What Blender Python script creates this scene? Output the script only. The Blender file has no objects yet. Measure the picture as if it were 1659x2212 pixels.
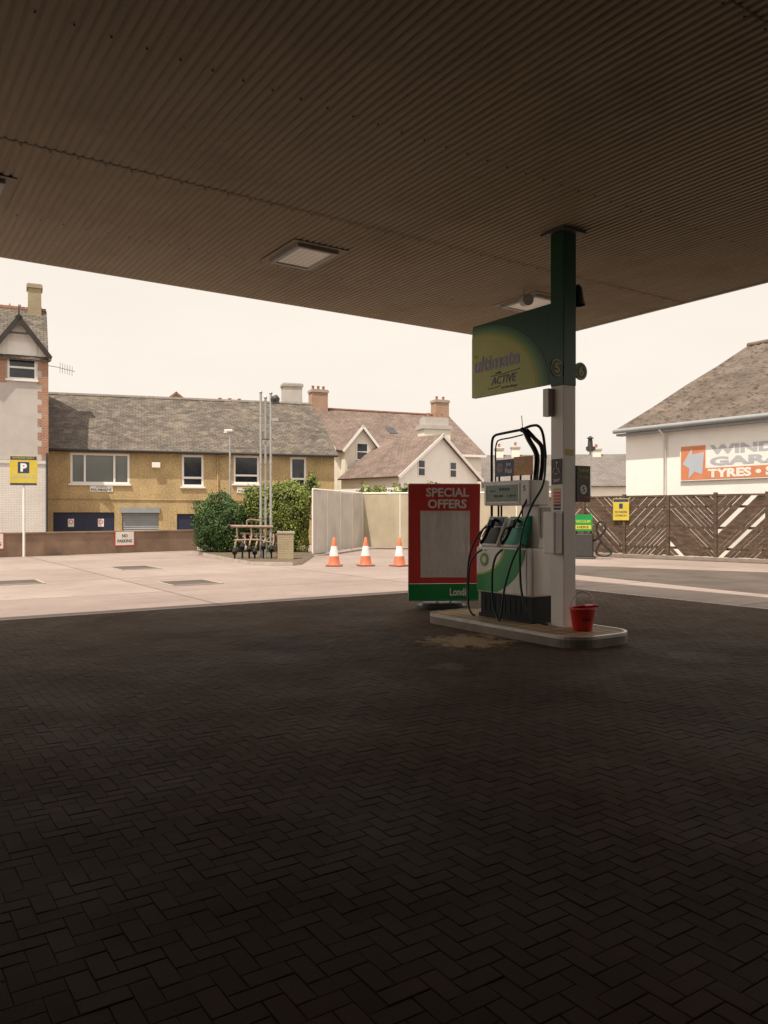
import bpy, bmesh, math, random
from mathutils import Vector, Matrix
random.seed(7)
R=random.random
def U(a,b): return a+(b-a)*R()
scene=bpy.context.scene
COL=scene.collection
TH=math.radians(33.8)
CV=(math.cos(TH),math.sin(TH)); CU=(-math.sin(TH),math.cos(TH))
def W(u,v): return (u*CU[0]+v*CV[0], u*CU[1]+v*CV[1])
F1=TH; F2=TH-math.pi/2

# ---------------------------------------------------------------- materials
def nt(name):
    m=bpy.data.materials.new(name); m.use_nodes=True
    t=m.node_tree; b=t.nodes['Principled BSDF']
    return m,t,b
def mixn(t,fac,a,b,blend='MIX'):
    n=t.nodes.new('ShaderNodeMix'); n.data_type='RGBA'; n.blend_type=blend
    for s,val in ((0,fac),(6,a),(7,b)):
        if isinstance(val,bpy.types.NodeSocket): t.links.new(val,n.inputs[s])
        else:
            n.inputs[s].default_value = val if s==0 else (val[0],val[1],val[2],1)
    return n.outputs[2]
def noise(t,scale,detail=4,rough=.55,coord='Object',vec=None,stretch=None):
    n=t.nodes.new('ShaderNodeTexNoise'); n.inputs['Scale'].default_value=scale
    n.inputs['Detail'].default_value=detail; n.inputs['Roughness'].default_value=rough
    c=t.nodes.new('ShaderNodeTexCoord'); src=c.outputs[coord]
    if stretch:
        mp=t.nodes.new('ShaderNodeMapping'); mp.inputs['Scale'].default_value=stretch
        t.links.new(src,mp.inputs[0]); src=mp.outputs[0]
    t.links.new(src,n.inputs['Vector'])
    return n.outputs['Fac']
def ramp(t,src,a,b):
    n=t.nodes.new('ShaderNodeMapRange'); n.inputs[1].default_value=a; n.inputs[2].default_value=b
    t.links.new(src,n.inputs[0]); return n.outputs[0]
def mth(t,op,a,b):
    n=t.nodes.new('ShaderNodeMath'); n.operation=op
    for i,v in enumerate((a,b)):
        if isinstance(v,bpy.types.NodeSocket): t.links.new(v,n.inputs[i])
        else: n.inputs[i].default_value=v
    return n.outputs[0]
def bump(t,b,h,strength,dist=.01):
    n=t.nodes.new('ShaderNodeBump'); n.inputs['Strength'].default_value=strength
    n.inputs['Distance'].default_value=dist
    t.links.new(h,n.inputs['Height']); t.links.new(n.outputs[0],b.inputs['Normal'])
def sc(c,k): return tuple(min(1,x*k) for x in c[:3])
def mat(name,col,rough=.7,var=.18,scale=3,bmp=0,bs=60,metal=0,spec=None,dirt=0,stretch=None,speck=0):
    m,t,b=nt(name)
    f=ramp(t,noise(t,scale,5,.6,stretch=stretch),.3,.7)
    c=mixn(t,f,sc(col,1-var),sc(col,1+var))
    if speck:
        c=mixn(t,1.0,c,mixn(t,ramp(t,noise(t,14,4,.8),.38,.62),(1-speck,)*3,(1+speck,)*3),'MULTIPLY')
    if dirt:
        g=ramp(t,noise(t,1.3,6,.7,stretch=(1,1,.35)),.45,.75)
        c=mixn(t,mth(t,'MULTIPLY',g,dirt),c,(.16,.12,.08))
    t.links.new(c,b.inputs['Base Color'])
    b.inputs['Roughness'].default_value=rough; b.inputs['Metallic'].default_value=metal
    if spec is not None: b.inputs['Specular IOR Level'].default_value=spec
    if bmp: bump(t,b,noise(t,bs,3),bmp)
    return m
def brickmat(name,c1,c2,mortar,bw,bh,ms=.01,bmp=.4,var=.35,rough=.9,offset=.5,patch=None,pscale=.6):
    m,t,b=nt(name)
    n=t.nodes.new('ShaderNodeTexBrick'); n.offset=offset
    n.inputs['Scale'].default_value=1; n.inputs['Brick Width'].default_value=bw
    n.inputs['Row Height'].default_value=bh; n.inputs['Mortar Size'].default_value=ms
    n.inputs['Mortar Smooth'].default_value=.2
    n.inputs['Color1'].default_value=(*c1,1); n.inputs['Color2'].default_value=(*c2,1); n.inputs['Mortar'].default_value=(*mortar,1)
    c=t.nodes.new('ShaderNodeTexCoord'); t.links.new(c.outputs['UV'],n.inputs['Vector'])
    f=ramp(t,noise(t,pscale,6,.65),.3,.7)
    col=mixn(t,f,(1-var,)*3,(1+var*.6,)*3)
    o=mixn(t,1.0,n.outputs['Color'],col,'MULTIPLY')
    if patch:
        g=ramp(t,noise(t,2.2,6,.7),.50,.68)
        o=mixn(t,g,o,patch)
        g=ramp(t,noise(t,5,5,.75),.60,.70)
        o=mixn(t,g,o,sc(c1,.55))
    t.links.new(o,b.inputs['Base Color']); b.inputs['Roughness'].default_value=rough
    iv=mth(t,'SUBTRACT',1.0,n.outputs['Fac']); bump(t,b,iv,bmp,.01)
    return m
def islandmat(name,c1,c2,rough=.7):
    m,t,b=nt(name)
    g=t.nodes.new('ShaderNodeNewGeometry')
    c=mixn(t,g.outputs['Random Per Island'],c1,c2)
    f=ramp(t,noise(t,1.2,3),.35,.65)
    c=mixn(t,1.0,c,mixn(t,f,(.6,.6,.6),(1.25,1.25,1.2)),'MULTIPLY')
    t.links.new(c,b.inputs['Base Color']); b.inputs['Roughness'].default_value=rough
    return m

M={}
M['white']=mat('white_paint',(.84,.80,.75),.42,.05,2,dirt=.10)
M['upvc']=mat('white_window_plastic',(.82,.80,.76),.4,.04,3)
M['postwhite']=mat('column_white_paint',(.86,.81,.76),.5,.05,2,.05,dirt=.14)
M['green']=mat('dark_green_paint',(.006,.060,.026),.35,.1,2,spec=.3)
M['green2']=mat('mid_green',(.012,.27,.07),.35,.08,2)
M['lime']=mat('lime_yellow_print',(.42,.50,.05),.4,.06,2)
M['olive']=mat('yellow_green_print',(.40,.395,.06),.4,.14,1.5)
for i in range(7):
    k=i/6; M['sw%d'%i]=mat('green_blend',(.015+.34*k*k,.085+.30*k,.03+.03*k),.4,.05,2)
M['navy']=mat('navy_print',(.03,.045,.12),.45,.1,3)
M['purple']=mat('violet_print',(.24,.22,.37),.45,.1,3)
M['yellow']=mat('yellow_sign_paint',(.60,.47,.05),.5,.08,3)
M['gold']=mat('yellow_print',(.6,.55,.05),.5,.08,3)
M['red']=mat('red_banner_vinyl',(.68,.055,.045),.45,.10,2)
M['redplastic']=mat('red_bucket_plastic',(.66,.02,.015),.35,.1,6,dirt=.1)
M['blackp']=mat('black_plastic',(.012,.012,.013),.6,.2,8,spec=.3)
M['rubber']=mat('black_rubber',(.012,.014,.013),.45,.2,8)
M['greenrub']=mat('green_rubber_hose',(.008,.06,.04),.4,.2,8)
M['grey']=mat('grey_painted_metal',(.36,.35,.33),.5,.08,3,dirt=.15)
M['lgrey']=mat('light_grey_casing',(.70,.67,.63),.4,.06,3,dirt=.15)
M['dgrey']=mat('dark_grey_panel',(.045,.043,.042),.55,.12,5)
M['steel']=mat('galvanised_steel',(.40,.40,.39),.5,.15,8,metal=.3)
M['chrome']=mat('island_steel_edge',(.62,.59,.55),.35,.15,5,metal=.4)
M['islside']=mat('island_kerb_side',(.24,.20,.165),.85,.2,4,.3,40)
M['rust']=mat('rusty_pipe',(.27,.19,.15),.75,.4,6)
M['lcd']=mat('display_glass',(.12,.17,.12),.12,.1,4)
M['concrete']=mat('concrete',(.38,.34,.30),.9,.15,4,.3,40)
M['kerb']=mat('kerb_concrete',(.42,.37,.33),.9,.2,3,.3,40)
M['tan']=mat('pebbledash_ochre',(.46,.34,.175),.95,.20,1.0,1.0,45,dirt=.3,speck=.28)
M['render']=mat('grey_render',(.50,.47,.44),.95,.10,1.2,.3,30,dirt=.1)
M['cream']=mat('cream_render',(.82,.77,.68),.9,.06,1,.1,30,dirt=.08)
M['whitewall']=mat('white_painted_wall',(.88,.85,.80),.9,.05,.8,.1,30,dirt=.06)
M['paintbrick']=brickmat('painted_white_brick',(.68,.64,.60),(.72,.68,.64),(.50,.47,.45),.225,.075,.008,.5,.1)
M['redbrick']=brickmat('red_brick',(.34,.15,.09),(.42,.20,.12),(.4,.34,.28),.225,.075,.01,.4,.25)
M['yelbrick']=brickmat('yellow_brick',(.40,.32,.19),(.34,.27,.16),(.4,.36,.28),.225,.075,.01,.4,.25)
M['orbrick']=brickmat('orange_brick',(.40,.21,.14),(.44,.28,.19),(.42,.34,.28),.225,.075,.01,.4,.25)
M['slate']=brickmat('welsh_slate_roof',(.085,.068,.055),(.155,.128,.104),(.03,.026,.022),.3,.2,.014,.8,.45,.75,patch=(.21,.17,.13))
M['slate2']=brickmat('grey_slate_roof',(.18,.155,.145),(.22,.195,.18),(.09,.08,.075),.3,.2,.012,.5,.25,.8)
M['tile']=brickmat('brown_tile_roof',(.165,.118,.098),(.22,.160,.135),(.09,.06,.055),.3,.22,.015,.6,.35,.85,patch=(.23,.178,.15))
M['wood']=mat('weathered_fence_wood',(.095,.060,.040),.9,.55,2.5,.5,30,stretch=(1,1,4))
M['barge']=mat('dark_bargeboard',(.03,.025,.022),.6,.2,3)
M['blue']=mat('dark_blue_door_paint',(.018,.024,.055),.5,.1,3)
M['shutter']=mat('grey_roller_shutter',(.28,.30,.31),.6,.1,2)
M['redtile']=mat('red_ridge_tile',(.36,.17,.11),.85,.2,3)
M['orange']=mat('orange_cone_plastic',(.60,.16,.075),.55,.14,6,dirt=.2)
M['conewhite']=mat('reflective_white_sleeve',(.78,.76,.74),.4,.06,6,dirt=.1)
M['conebase']=mat('cone_base_rubber',(.30,.11,.07),.7,.2,6)
M['orangesign']=mat('faded_orange_sign_paint',(.62,.23,.11),.6,.10,2)
M['signgrey']=mat('grey_sign_letter',(.44,.45,.48),.5,.06,2)
M['arrow']=mat('pale_blue_grey_emblem',(.46,.49,.56),.5,.06,2)
M['hoard']=mat('grey_hoarding_panel',(.58,.55,.50),.75,.1,1.2,dirt=.25)
M['hoardtan']=mat('tan_hoarding_panel',(.44,.38,.28),.85,.1,1.2,dirt=.3)
M['lowwall']=mat('brown_render_wall',(.26,.175,.125),.95,.25,1.2,.3,30,dirt=.3)
M['soil']=mat('bed_soil',(.12,.09,.06),.95,.3,4,.5,20)
M['teal']=mat('teal_nozzle_cover',(.01,.30,.20),.4,.1,5)
def glassmat(name,col,curtain=None):
    m,t,b=nt(name)
    f=ramp(t,noise(t,1.1,3),.35,.65)
    c=mixn(t,f,sc(col,.6),sc(col,1.4))
    if curtain:
        w=t.nodes.new('ShaderNodeTexWave'); w.inputs['Scale'].default_value=3.5; w.inputs['Distortion'].default_value=.8
        cc=t.nodes.new('ShaderNodeTexCoord'); t.links.new(cc.outputs['UV'],w.inputs['Vector'])
        c=mixn(t,w.outputs['Fac'],sc(curtain,.85),curtain)
    t.links.new(c,b.inputs['Base Color']); b.inputs['Roughness'].default_value=.06
    b.inputs['Specular IOR Level'].default_value=.6
    return m
M['glass']=glassmat('dark_window_glass',(.04,.045,.055))
M['glassblind']=glassmat('window_glass_with_blinds',(.2,.22,.2),(.21,.23,.22))
m,t,b=nt('clear_pocket_grey_sheet'); f=ramp(t,noise(t,2.2,4,.6,stretch=(1,1,.4)),.35,.7)
t.links.new(mixn(t,f,(.74,.66,.63),(.90,.84,.80)),b.inputs['Base Color']); b.inputs['Roughness'].default_value=.18
nn_=noise(t,3.0,3,.55,stretch=(1.6,1,.5)); bump(t,b,nn_,1.0,.12); M['pocket']=m
m,t,b=nt('colourful_food_poster'); vo=t.nodes.new('ShaderNodeTexVoronoi'); vo.inputs['Scale'].default_value=22
cc=t.nodes.new('ShaderNodeTexCoord'); t.links.new(cc.outputs['Object'],vo.inputs['Vector'])
hs=t.nodes.new('ShaderNodeSeparateColor'); t.links.new(vo.outputs['Color'],hs.inputs[0])
c1=mixn(t,hs.outputs[0],(.75,.08,.03),(.12,.30,.04)); c2=mixn(t,mth(t,'MULTIPLY',hs.outputs[1],.45),c1,(.8,.35,.05))
t.links.new(c2,b.inputs['Base Color']); b.inputs['Roughness'].default_value=.4; M['poster']=m
# pavers
m,t,b=nt('brown_block_paving'); g=t.nodes.new('ShaderNodeNewGeometry')
c=mixn(t,g.outputs['Random Per Island'],(.070,.047,.032),(.094,.064,.045))
f=ramp(t,noise(t,.5,6,.65),.3,.72); c=mixn(t,1.0,c,mixn(t,f,(.62,.60,.58),(1.25,1.22,1.2)),'MULTIPLY')
f2=ramp(t,noise(t,140,2,.6),.66,.75); c=mixn(t,f2,c,(.15,.11,.09))
tc=t.nodes.new('ShaderNodeTexCoord')
def stain(c,pos,rad,col,amt):
    d=t.nodes.new('ShaderNodeVectorMath'); d.operation='DISTANCE'; t.links.new(tc.outputs['Object'],d.inputs[0]); d.inputs[1].default_value=pos
    k=mth(t,'SUBTRACT',1.0,mth(t,'DIVIDE',d.outputs['Value'],rad)); k=mth(t,'ADD',k,mth(t,'MULTIPLY',mth(t,'SUBTRACT',noise(t,5,6,.7),.5),2.4))
    return mixn(t,mth(t,'MULTIPLY',ramp(t,k,.25,.6),amt),c,col)
c=stain(c,(6.2,7.4,0),.75,(.42,.31,.18),.8); c=stain(c,(7.6,5.2,0),.6,(.16,.12,.09),.45); c=stain(c,(5.0,6.3,0),.3,(.24,.18,.12),.4)
c=stain(c,(4.2,8.5,0),.9,(.03,.022,.02),.6)
t.links.new(c,b.inputs['Base Color']); rr=ramp(t,noise(t,1.1,5),.2,.8)
mr=t.nodes.new('ShaderNodeMapRange'); mr.inputs[3].default_value=.6; mr.inputs[4].default_value=.9; t.links.new(rr,mr.inputs[0]); t.links.new(mr.outputs[0],b.inputs['Roughness'])
b.inputs['Specular IOR Level'].default_value=.12
bump(t,b,noise(t,110,3,.7),.5,.004); M['paver']=m
M['joint']=mat('paving_joint_sand',(.043,.031,.022),.95,.3,6)
m,t,b=nt('pink_concrete_slabs'); n=t.nodes.new('ShaderNodeTexBrick'); n.offset=0
n.inputs['Scale'].default_value=1; n.inputs['Brick Width'].default_value=5.2; n.inputs['Row Height'].default_value=3.9; n.inputs['Mortar Size'].default_value=.03
n.inputs['Color1'].default_value=(.315,.252,.228,1); n.inputs['Color2'].default_value=(.36,.295,.265,1); n.inputs['Mortar'].default_value=(.17,.13,.12,1)
cc=t.nodes.new('ShaderNodeTexCoord'); t.links.new(cc.outputs['Object'],n.inputs['Vector'])
f=ramp(t,noise(t,.35,7,.7),.25,.75); o=mixn(t,1.0,n.outputs['Color'],mixn(t,f,(.68,.66,.66),(1.1,1.08,1.06)),'MULTIPLY')
f=ramp(t,noise(t,2.5,6,.7),.56,.8); o=mixn(t,f,o,(.18,.135,.12))
f=ramp(t,noise(t,.9,6,.7,stretch=(.2,2.5,1)),.52,.75); o=mixn(t,mth(t,'MULTIPLY',f,.6),o,(.17,.13,.12))
t.links.new(o,b.inputs['Base Color']); b.inputs['Roughness'].default_value=.9; bump(t,b,noise(t,60,3),.3,.005); M['apron']=m
M['asphalt']=mat('worn_asphalt',(.095,.074,.062),.95,.3,.8,.4,70)
M['land']=mat('distant_ground',(.12,.11,.07),.95,.3,.1)
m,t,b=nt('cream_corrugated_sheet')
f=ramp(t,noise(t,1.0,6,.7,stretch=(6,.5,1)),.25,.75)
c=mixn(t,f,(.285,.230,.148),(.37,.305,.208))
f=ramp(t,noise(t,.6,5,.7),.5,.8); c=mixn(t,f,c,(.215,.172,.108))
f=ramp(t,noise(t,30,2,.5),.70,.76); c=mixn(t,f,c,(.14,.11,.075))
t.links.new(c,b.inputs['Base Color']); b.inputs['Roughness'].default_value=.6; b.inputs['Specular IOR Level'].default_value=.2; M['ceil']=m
M['ceildark']=mat('darker_sheet_groove',(.25,.20,.13),.6,.2,2)  # slightly darker sheet colour for the raised grooves and light trims
m,t,b=nt('prismatic_diffuser'); ck=t.nodes.new('ShaderNodeTexChecker'); ck.inputs['Scale'].default_value=18
cc=t.nodes.new('ShaderNodeTexCoord'); mp=t.nodes.new('ShaderNodeMapping'); mp.inputs['Rotation'].default_value=(0,0,.785)
t.links.new(cc.outputs['Object'],mp.inputs[0]); t.links.new(mp.outputs[0],ck.inputs[0])
ck.inputs[1].default_value=(.78,.71,.61,1); ck.inputs[2].default_value=(.60,.54,.45,1)
t.links.new(ck.outputs[0],b.inputs['Base Color']); b.inputs['Roughness'].default_value=.3
t.links.new(ck.outputs[0],b.inputs['Emission Color']); b.inputs['Emission Strength'].default_value=.06; M['diff']=m
M['islandtop']=brickmat('tan_island_tiles',(.42,.29,.17),(.48,.34,.20),(.14,.10,.07),.2,.2,.012,.3,.35,.7,offset=0,pscale=2)
m,t,b=nt('mossy_corrugated_roof'); f=ramp(t,noise(t,.8,7,.75),.3,.7)
c=mixn(t,f,(.075,.055,.045),(.20,.158,.13)); f=ramp(t,noise(t,4,5,.75),.50,.62); c=mixn(t,f,c,(.045,.035,.022))
t.links.new(c,b.inputs['Base Color']); b.inputs['Roughness'].default_value=.95; M['mossroof']=m
M['leafA']=islandmat('dark_shrub_leaves',(.02,.06,.012),(.08,.15,.03))
M['leafB']=islandmat('bright_hedge_leaves',(.08,.125,.02),(.28,.32,.06))
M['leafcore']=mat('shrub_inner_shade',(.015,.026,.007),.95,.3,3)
M['bark']=mat('bark',(.09,.06,.04),.9,.3,6)

# ---------------------------------------------------------------- mesh builder
class MB:
    def __init__(s): s.v=[];s.f=[];s.m=[];s.sm=[]
    def add(s,vs,fs,mi=0,sm=False):
        o=len(s.v); s.v+= [tuple(x) for x in vs]
        for f in fs: s.f.append(tuple(i+o for i in f)); s.m.append(mi); s.sm.append(sm)
        return s
    def box(s,x0,x1,y0,y1,z0,z1,mi=0):
        return s.add([(x0,y0,z0),(x1,y0,z0),(x1,y1,z0),(x0,y1,z0),(x0,y0,z1),(x1,y0,z1),(x1,y1,z1),(x0,y1,z1)],
          [(0,3,2,1),(4,5,6,7),(0,1,5,4),(1,2,6,5),(2,3,7,6),(3,0,4,7)],mi)
    def prism(s,poly,y0,y1,mi=0):
        n=len(poly); vs=[(x,y0,z) for x,z in poly]+[(x,y1,z) for x,z in poly]
        return s.add(vs,[tuple(range(n)),tuple(range(2*n-1,n-1,-1))]+[(i,(i+1)%n+0,(i+1)%n+n,i+n) for i in range(n)],mi)
    def prism_xy(s,poly,z0,z1,mi=0,mtop=None):
        n=len(poly); vs=[(x,y,z0) for x,y in poly]+[(x,y,z1) for x,y in poly]
        s.add(vs,[tuple(range(n-1,-1,-1))]+[(i,(i+1)%n,(i+1)%n+n,i+n) for i in range(n)],mi)
        return s.add([(x,y,z1) for x,y in poly],[tuple(range(n))],mi if mtop is None else mtop)
    def prism_yz(s,poly,x0,x1,mi=0):
        n=len(poly); vs=[(x0,y,z) for y,z in poly]+[(x1,y,z) for y,z in poly]
        return s.add(vs,[tuple(range(n)),tuple(range(2*n-1,n-1,-1))]+[(i,(i+1)%n,(i+1)%n+n,i+n) for i in range(n)],mi)
    def cyl(s,p0,p1,r0,r1=None,n=16,mi=0,cap=True):
        r1=r0 if r1 is None else r1
        p0=Vector(p0);p1=Vector(p1);d=(p1-p0).normalized()
        a=d.orthogonal().normalized(); b=d.cross(a)
        vs=[];
        for p,r in((p0,r0),(p1,r1)):
            for i in range(n):
                w=2*math.pi*i/n; vs.append(p+a*math.cos(w)*r+b*math.sin(w)*r)
        s.add(vs,[(i,(i+1)%n,(i+1)%n+n,i+n) for i in range(n)],mi,True)
        if cap: s.add(vs[:n],[tuple(range(n-1,-1,-1))],mi); s.add(vs[n:],[tuple(range(n))],mi)
        return s
    def lathe(s,prof,c=(0,0,0),n=24,mi=0):
        vs=[]
        for r,z in prof:
            for i in range(n):
                w=2*math.pi*i/n; vs.append((c[0]+r*math.cos(w),c[1]+r*math.sin(w),c[2]+z))
        fs=[(k*n+i,k*n+(i+1)%n,(k+1)*n+(i+1)%n,(k+1)*n+i) for k in range(len(prof)-1) for i in range(n)]
        return s.add(vs,fs,mi,True)
    def tube(s,pts,r,n=8,mi=0,smooth=True,sub=8,closed=False):
        P=[Vector(p) for p in pts]
        if smooth and len(P)>2:
            Q=[];L=len(P)
            rng=range(L) if closed else range(L-1)
            for i in rng:
                if closed: p0,p1,p2,p3=P[i-1],P[i],P[(i+1)%L],P[(i+2)%L]
                else: p0=P[max(i-1,0)];p1=P[i];p2=P[i+1];p3=P[min(i+2,L-1)]
                for k in range(sub):
                    t=k/sub
                    Q.append(.5*((2*p1)+(-p0+p2)*t+(2*p0-5*p1+4*p2-p3)*t*t+(-p0+3*p1-3*p2+p3)*t**3))
            if not closed: Q.append(P[-1])
            P=Q
        L=len(P); vs=[]; a=None
        for i in range(L):
            if closed: d=(P[(i+1)%L]-P[i-1])
            else: d=(P[min(i+1,L-1)]-P[max(i-1,0)])
            d=d.normalized() if d.length>1e-9 else Vector((0,0,1))
            if a is None: a=d.orthogonal().normalized()
            else:
                a=a-d*a.dot(d); a=a.normalized()
            b=d.cross(a)
            for k in range(n):
                w=2*math.pi*k/n; vs.append(P[i]+a*math.cos(w)*r+b*math.sin(w)*r)
        rings=L if closed else L-1
        fs=[(i*n+k,i*n+(k+1)%n,((i+1)%L)*n+(k+1)%n,((i+1)%L)*n+k) for i in range(rings) for k in range(n)]
        s.add(vs,fs,mi,True)
        if not closed: s.add(vs[:n],[tuple(range(n-1,-1,-1))],mi); s.add(vs[-n:],[tuple(range(n))],mi)
        return s
    def quad(s,a,b,c,d,mi=0): return s.add([a,b,c,d],[(0,1,2,3)],mi)
    def slab(s,a,b,c,d,t,mi=0):
        a,b,c,d=map(Vector,(a,b,c,d)); n=(b-a).cross(d-a).normalized()
        if n.z<0: n=-n
        lo=[p-n*t for p in (a,b,c,d)]
        return s.add([a,b,c,d]+lo,[(0,1,2,3),(7,6,5,4),(0,4,5,1),(1,5,6,2),(2,6,7,3),(3,7,4,0)],mi)
    def ball(s,c,rx,ry,rz,n=16,m=10,mi=0):
        vs=[];
        for j in range(m+1):
            ph=math.pi*j/m
            for i in range(n):
                w=2*math.pi*i/n; vs.append((c[0]+rx*math.sin(ph)*math.cos(w),c[1]+ry*math.sin(ph)*math.sin(w),c[2]+rz*math.cos(ph)))
        return s.add(vs,[(j*n+i,j*n+(i+1)%n,(j+1)*n+(i+1)%n,(j+1)*n+i) for j in range(m) for i in range(n)],mi,True)
    def obj(s,name,parent,mats,bevel=0,label=None,recalc=True):
        me=bpy.data.meshes.new(name); me.from_pydata(s.v,[],s.f)
        if isinstance(mats,(list,tuple)):
            for k in mats: me.materials.append(M[k])
        else: me.materials.append(M[mats])
        me.polygons.foreach_set('material_index',s.m)
        me.polygons.foreach_set('use_smooth',s.sm)
        if recalc:
            bm=bmesh.new(); bm.from_mesh(me)
            bmesh.ops.recalc_face_normals(bm,faces=bm.faces); bm.to_mesh(me); bm.free()
        uv=me.uv_layers.new(name='UVMap'); data=[0.0]*(2*len(me.loops)); Z=Vector((0,0,1))
        vv=me.vertices
        for p in me.polygons:
            nn=p.normal
            if abs(nn.z)>.98: h=Vector((1,0,0)); w=Vector((0,1,0))
            else:
                h=Z.cross(nn).normalized(); w=nn.cross(h)
            for li in p.loop_indices:
                co=vv[me.loops[li].vertex_index].co
                data[2*li]=co.dot(h); data[2*li+1]=co.dot(w)
        uv.data.foreach_set('uv',data)
        me.update()
        o=bpy.data.objects.new(name,me); COL.objects.link(o)
        if parent: o.parent=parent
        if bevel:
            bv=o.modifiers.new('bevel','BEVEL'); bv.width=bevel; bv.segments=2; bv.limit_method='ANGLE'; bv.angle_limit=.6
        if label: o['label']=label
        return o
def T(name,label,category,loc=(0,0,0),rot=0,group=None):
    e=bpy.data.objects.new(name,None); COL.objects.link(e); e.empty_display_size=.2
    e.location=loc if len(loc)==3 else (loc[0],loc[1],0); e.rotation_euler=(0,0,rot)
    e['label']=label; e['category']=category
    if group: e['group']=group
    return e
def clone(th,loc,rot=None):
    n=th.copy(); COL.objects.link(n); n.location=loc
    if rot is not None: n.rotation_euler=(0,0,rot)
    for c in list(th.children):
        k=c.copy(); k.parent=n; COL.objects.link(k)
        for cc in list(c.children):
            q=cc.copy(); q.parent=k; COL.objects.link(q)
    return n
def text(parent,s,x0,x1,z0,z1,y,mk,face='-y',bold=.012,shear=0,name='lettering',th=.002):
    cu=bpy.data.curves.new('t','FONT'); cu.body=s; cu.size=1; cu.extrude=.001; cu.offset=bold; cu.shear=shear; cu.resolution_u=3
    ob=bpy.data.objects.new('t',cu); COL.objects.link(ob); bpy.context.view_layer.update()
    dg=bpy.context.evaluated_depsgraph_get(); me=bpy.data.meshes.new_from_object(ob.evaluated_get(dg))
    bpy.data.objects.remove(ob); bpy.data.curves.remove(cu)
    xs=[v.co.x for v in me.vertices]; ys=[v.co.y for v in me.vertices]
    a,b,c,d=min(xs),max(xs),min(ys),max(ys)
    for v in me.vertices:
        X=x0+(v.co.x-a)/(b-a)*(x1-x0); Z=z0+(v.co.y-c)/(d-c)*(z1-z0); D=-th if v.co.z>0 else 0
        v.co=(X,y+D,Z) if face=='-y' else (y-D,X,Z)
    me.materials.clear(); me.materials.append(M[mk]); me.name=name
    o=bpy.data.objects.new(name,me); COL.objects.link(o); o.parent=parent
    return o
def wall(mb,x0,x1,z0,z1,holes,y=0,depth=.13,mi=0):
    xs=sorted(set([x0,x1]+[h[0] for h in holes]+[h[1] for h in holes])); zs=sorted(set([z0,z1]+[h[2] for h in holes]+[h[3] for h in holes]))
    for i in range(len(xs)-1):
        for j in range(len(zs)-1):
            cx=(xs[i]+xs[i+1])/2; cz=(zs[j]+zs[j+1])/2
            if any(h[0]<cx<h[1] and h[2]<cz<h[3] for h in holes): continue
            mb.quad((xs[i],y,zs[j]),(xs[i+1],y,zs[j]),(xs[i+1],y,zs[j+1]),(xs[i],y,zs[j+1]),mi)
    for a,b,c,d in holes:
        e=y+depth
        mb.quad((a,y,c),(a,e,c),(a,e,d),(a,y,d),mi); mb.quad((b,y,c),(b,y,d),(b,e,d),(b,e,c),mi)
        mb.quad((a,y,d),(a,e,d),(b,e,d),(b,y,d),mi); mb.quad((a,y,c),(b,y,c),(b,e,c),(a,e,c),mi)
def window(parent,x0,x1,z0,z1,y=0,mull=(),trans=(),fw=.07,sill=True,glass='glass',frame='upvc',proud=0):
    g=MB(); g.quad((x0,y+.12,z0),(x1,y+.12,z0),(x1,y+.12,z1),(x0,y+.12,z1)); w=g.obj('window',parent,glass,recalc=False)
    f=MB(); a,b=y+.05-proud,y+.115
    f.box(x0,x0+fw,a,b,z0,z1); f.box(x1-fw,x1,a,b,z0,z1); f.box(x0+fw,x1-fw,a,b,z0,z0+fw); f.box(x0+fw,x1-fw,a,b,z1-fw,z1)
    for k in mull:
        c=x0+(x1-x0)*k; f.box(c-fw/2,c+fw/2,a+.004,b,z0+fw,z1-fw)
    for k in trans:
        c=z0+(z1-z0)*k; f.box(x0+fw,x1-fw,a+.008,b,c-fw/2,c+fw/2)
    f.obj('frame',w,frame)
    if sill:
        q=MB(); q.box(x0-.08,x1+.08,y-.08,y+.048,z0-.08,z0-.002); q.obj('sill',w,frame)
    return w

# ================================================================ ground
def plane(name,poly,z,mk,label,rot=0,loc=(0,0)):
    mb=MB(); mb.add([(x,y,0) for x,y in poly],[tuple(range(len(poly)))]); o=mb.obj(name,None,mk,recalc=False)
    o.location=(loc[0],loc[1],z); o.rotation_euler=(0,0,rot); o['kind']='structure'; o['label']=label; return o
plane('ground',[(-900,-900),(900,-900),(900,900),(-900,900)],-.03,'land','open land surrounding the filling station forecourt')
plane('concrete_apron',[(-45,-10),(45,-10),(45,42),(-45,42)],-.014,'apron','sunlit pink concrete slabs around the covered forecourt',rot=F1)
plane('asphalt_road',[(14.3,0),(21.5,0),(20.3,11.5),(17.6,17.5),(15.5,15.2),(14.7,9)],-.010,'asphalt','worn dark asphalt lane beside the timber fence',rot=F1)
plane('paving_bed',[(-10,-6),(12.3,-6),(12.3,12.6),(-10,12.6)],-.005,'joint','dark sand joints below the block paving',rot=F1)
w=.082; mb=MB(); V=mb.v; Fc=mb.f; nx0=int(-2/w); nx1=int(12.3/w); ny0=int(0/w); ny1=int(12.6/w)
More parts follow.
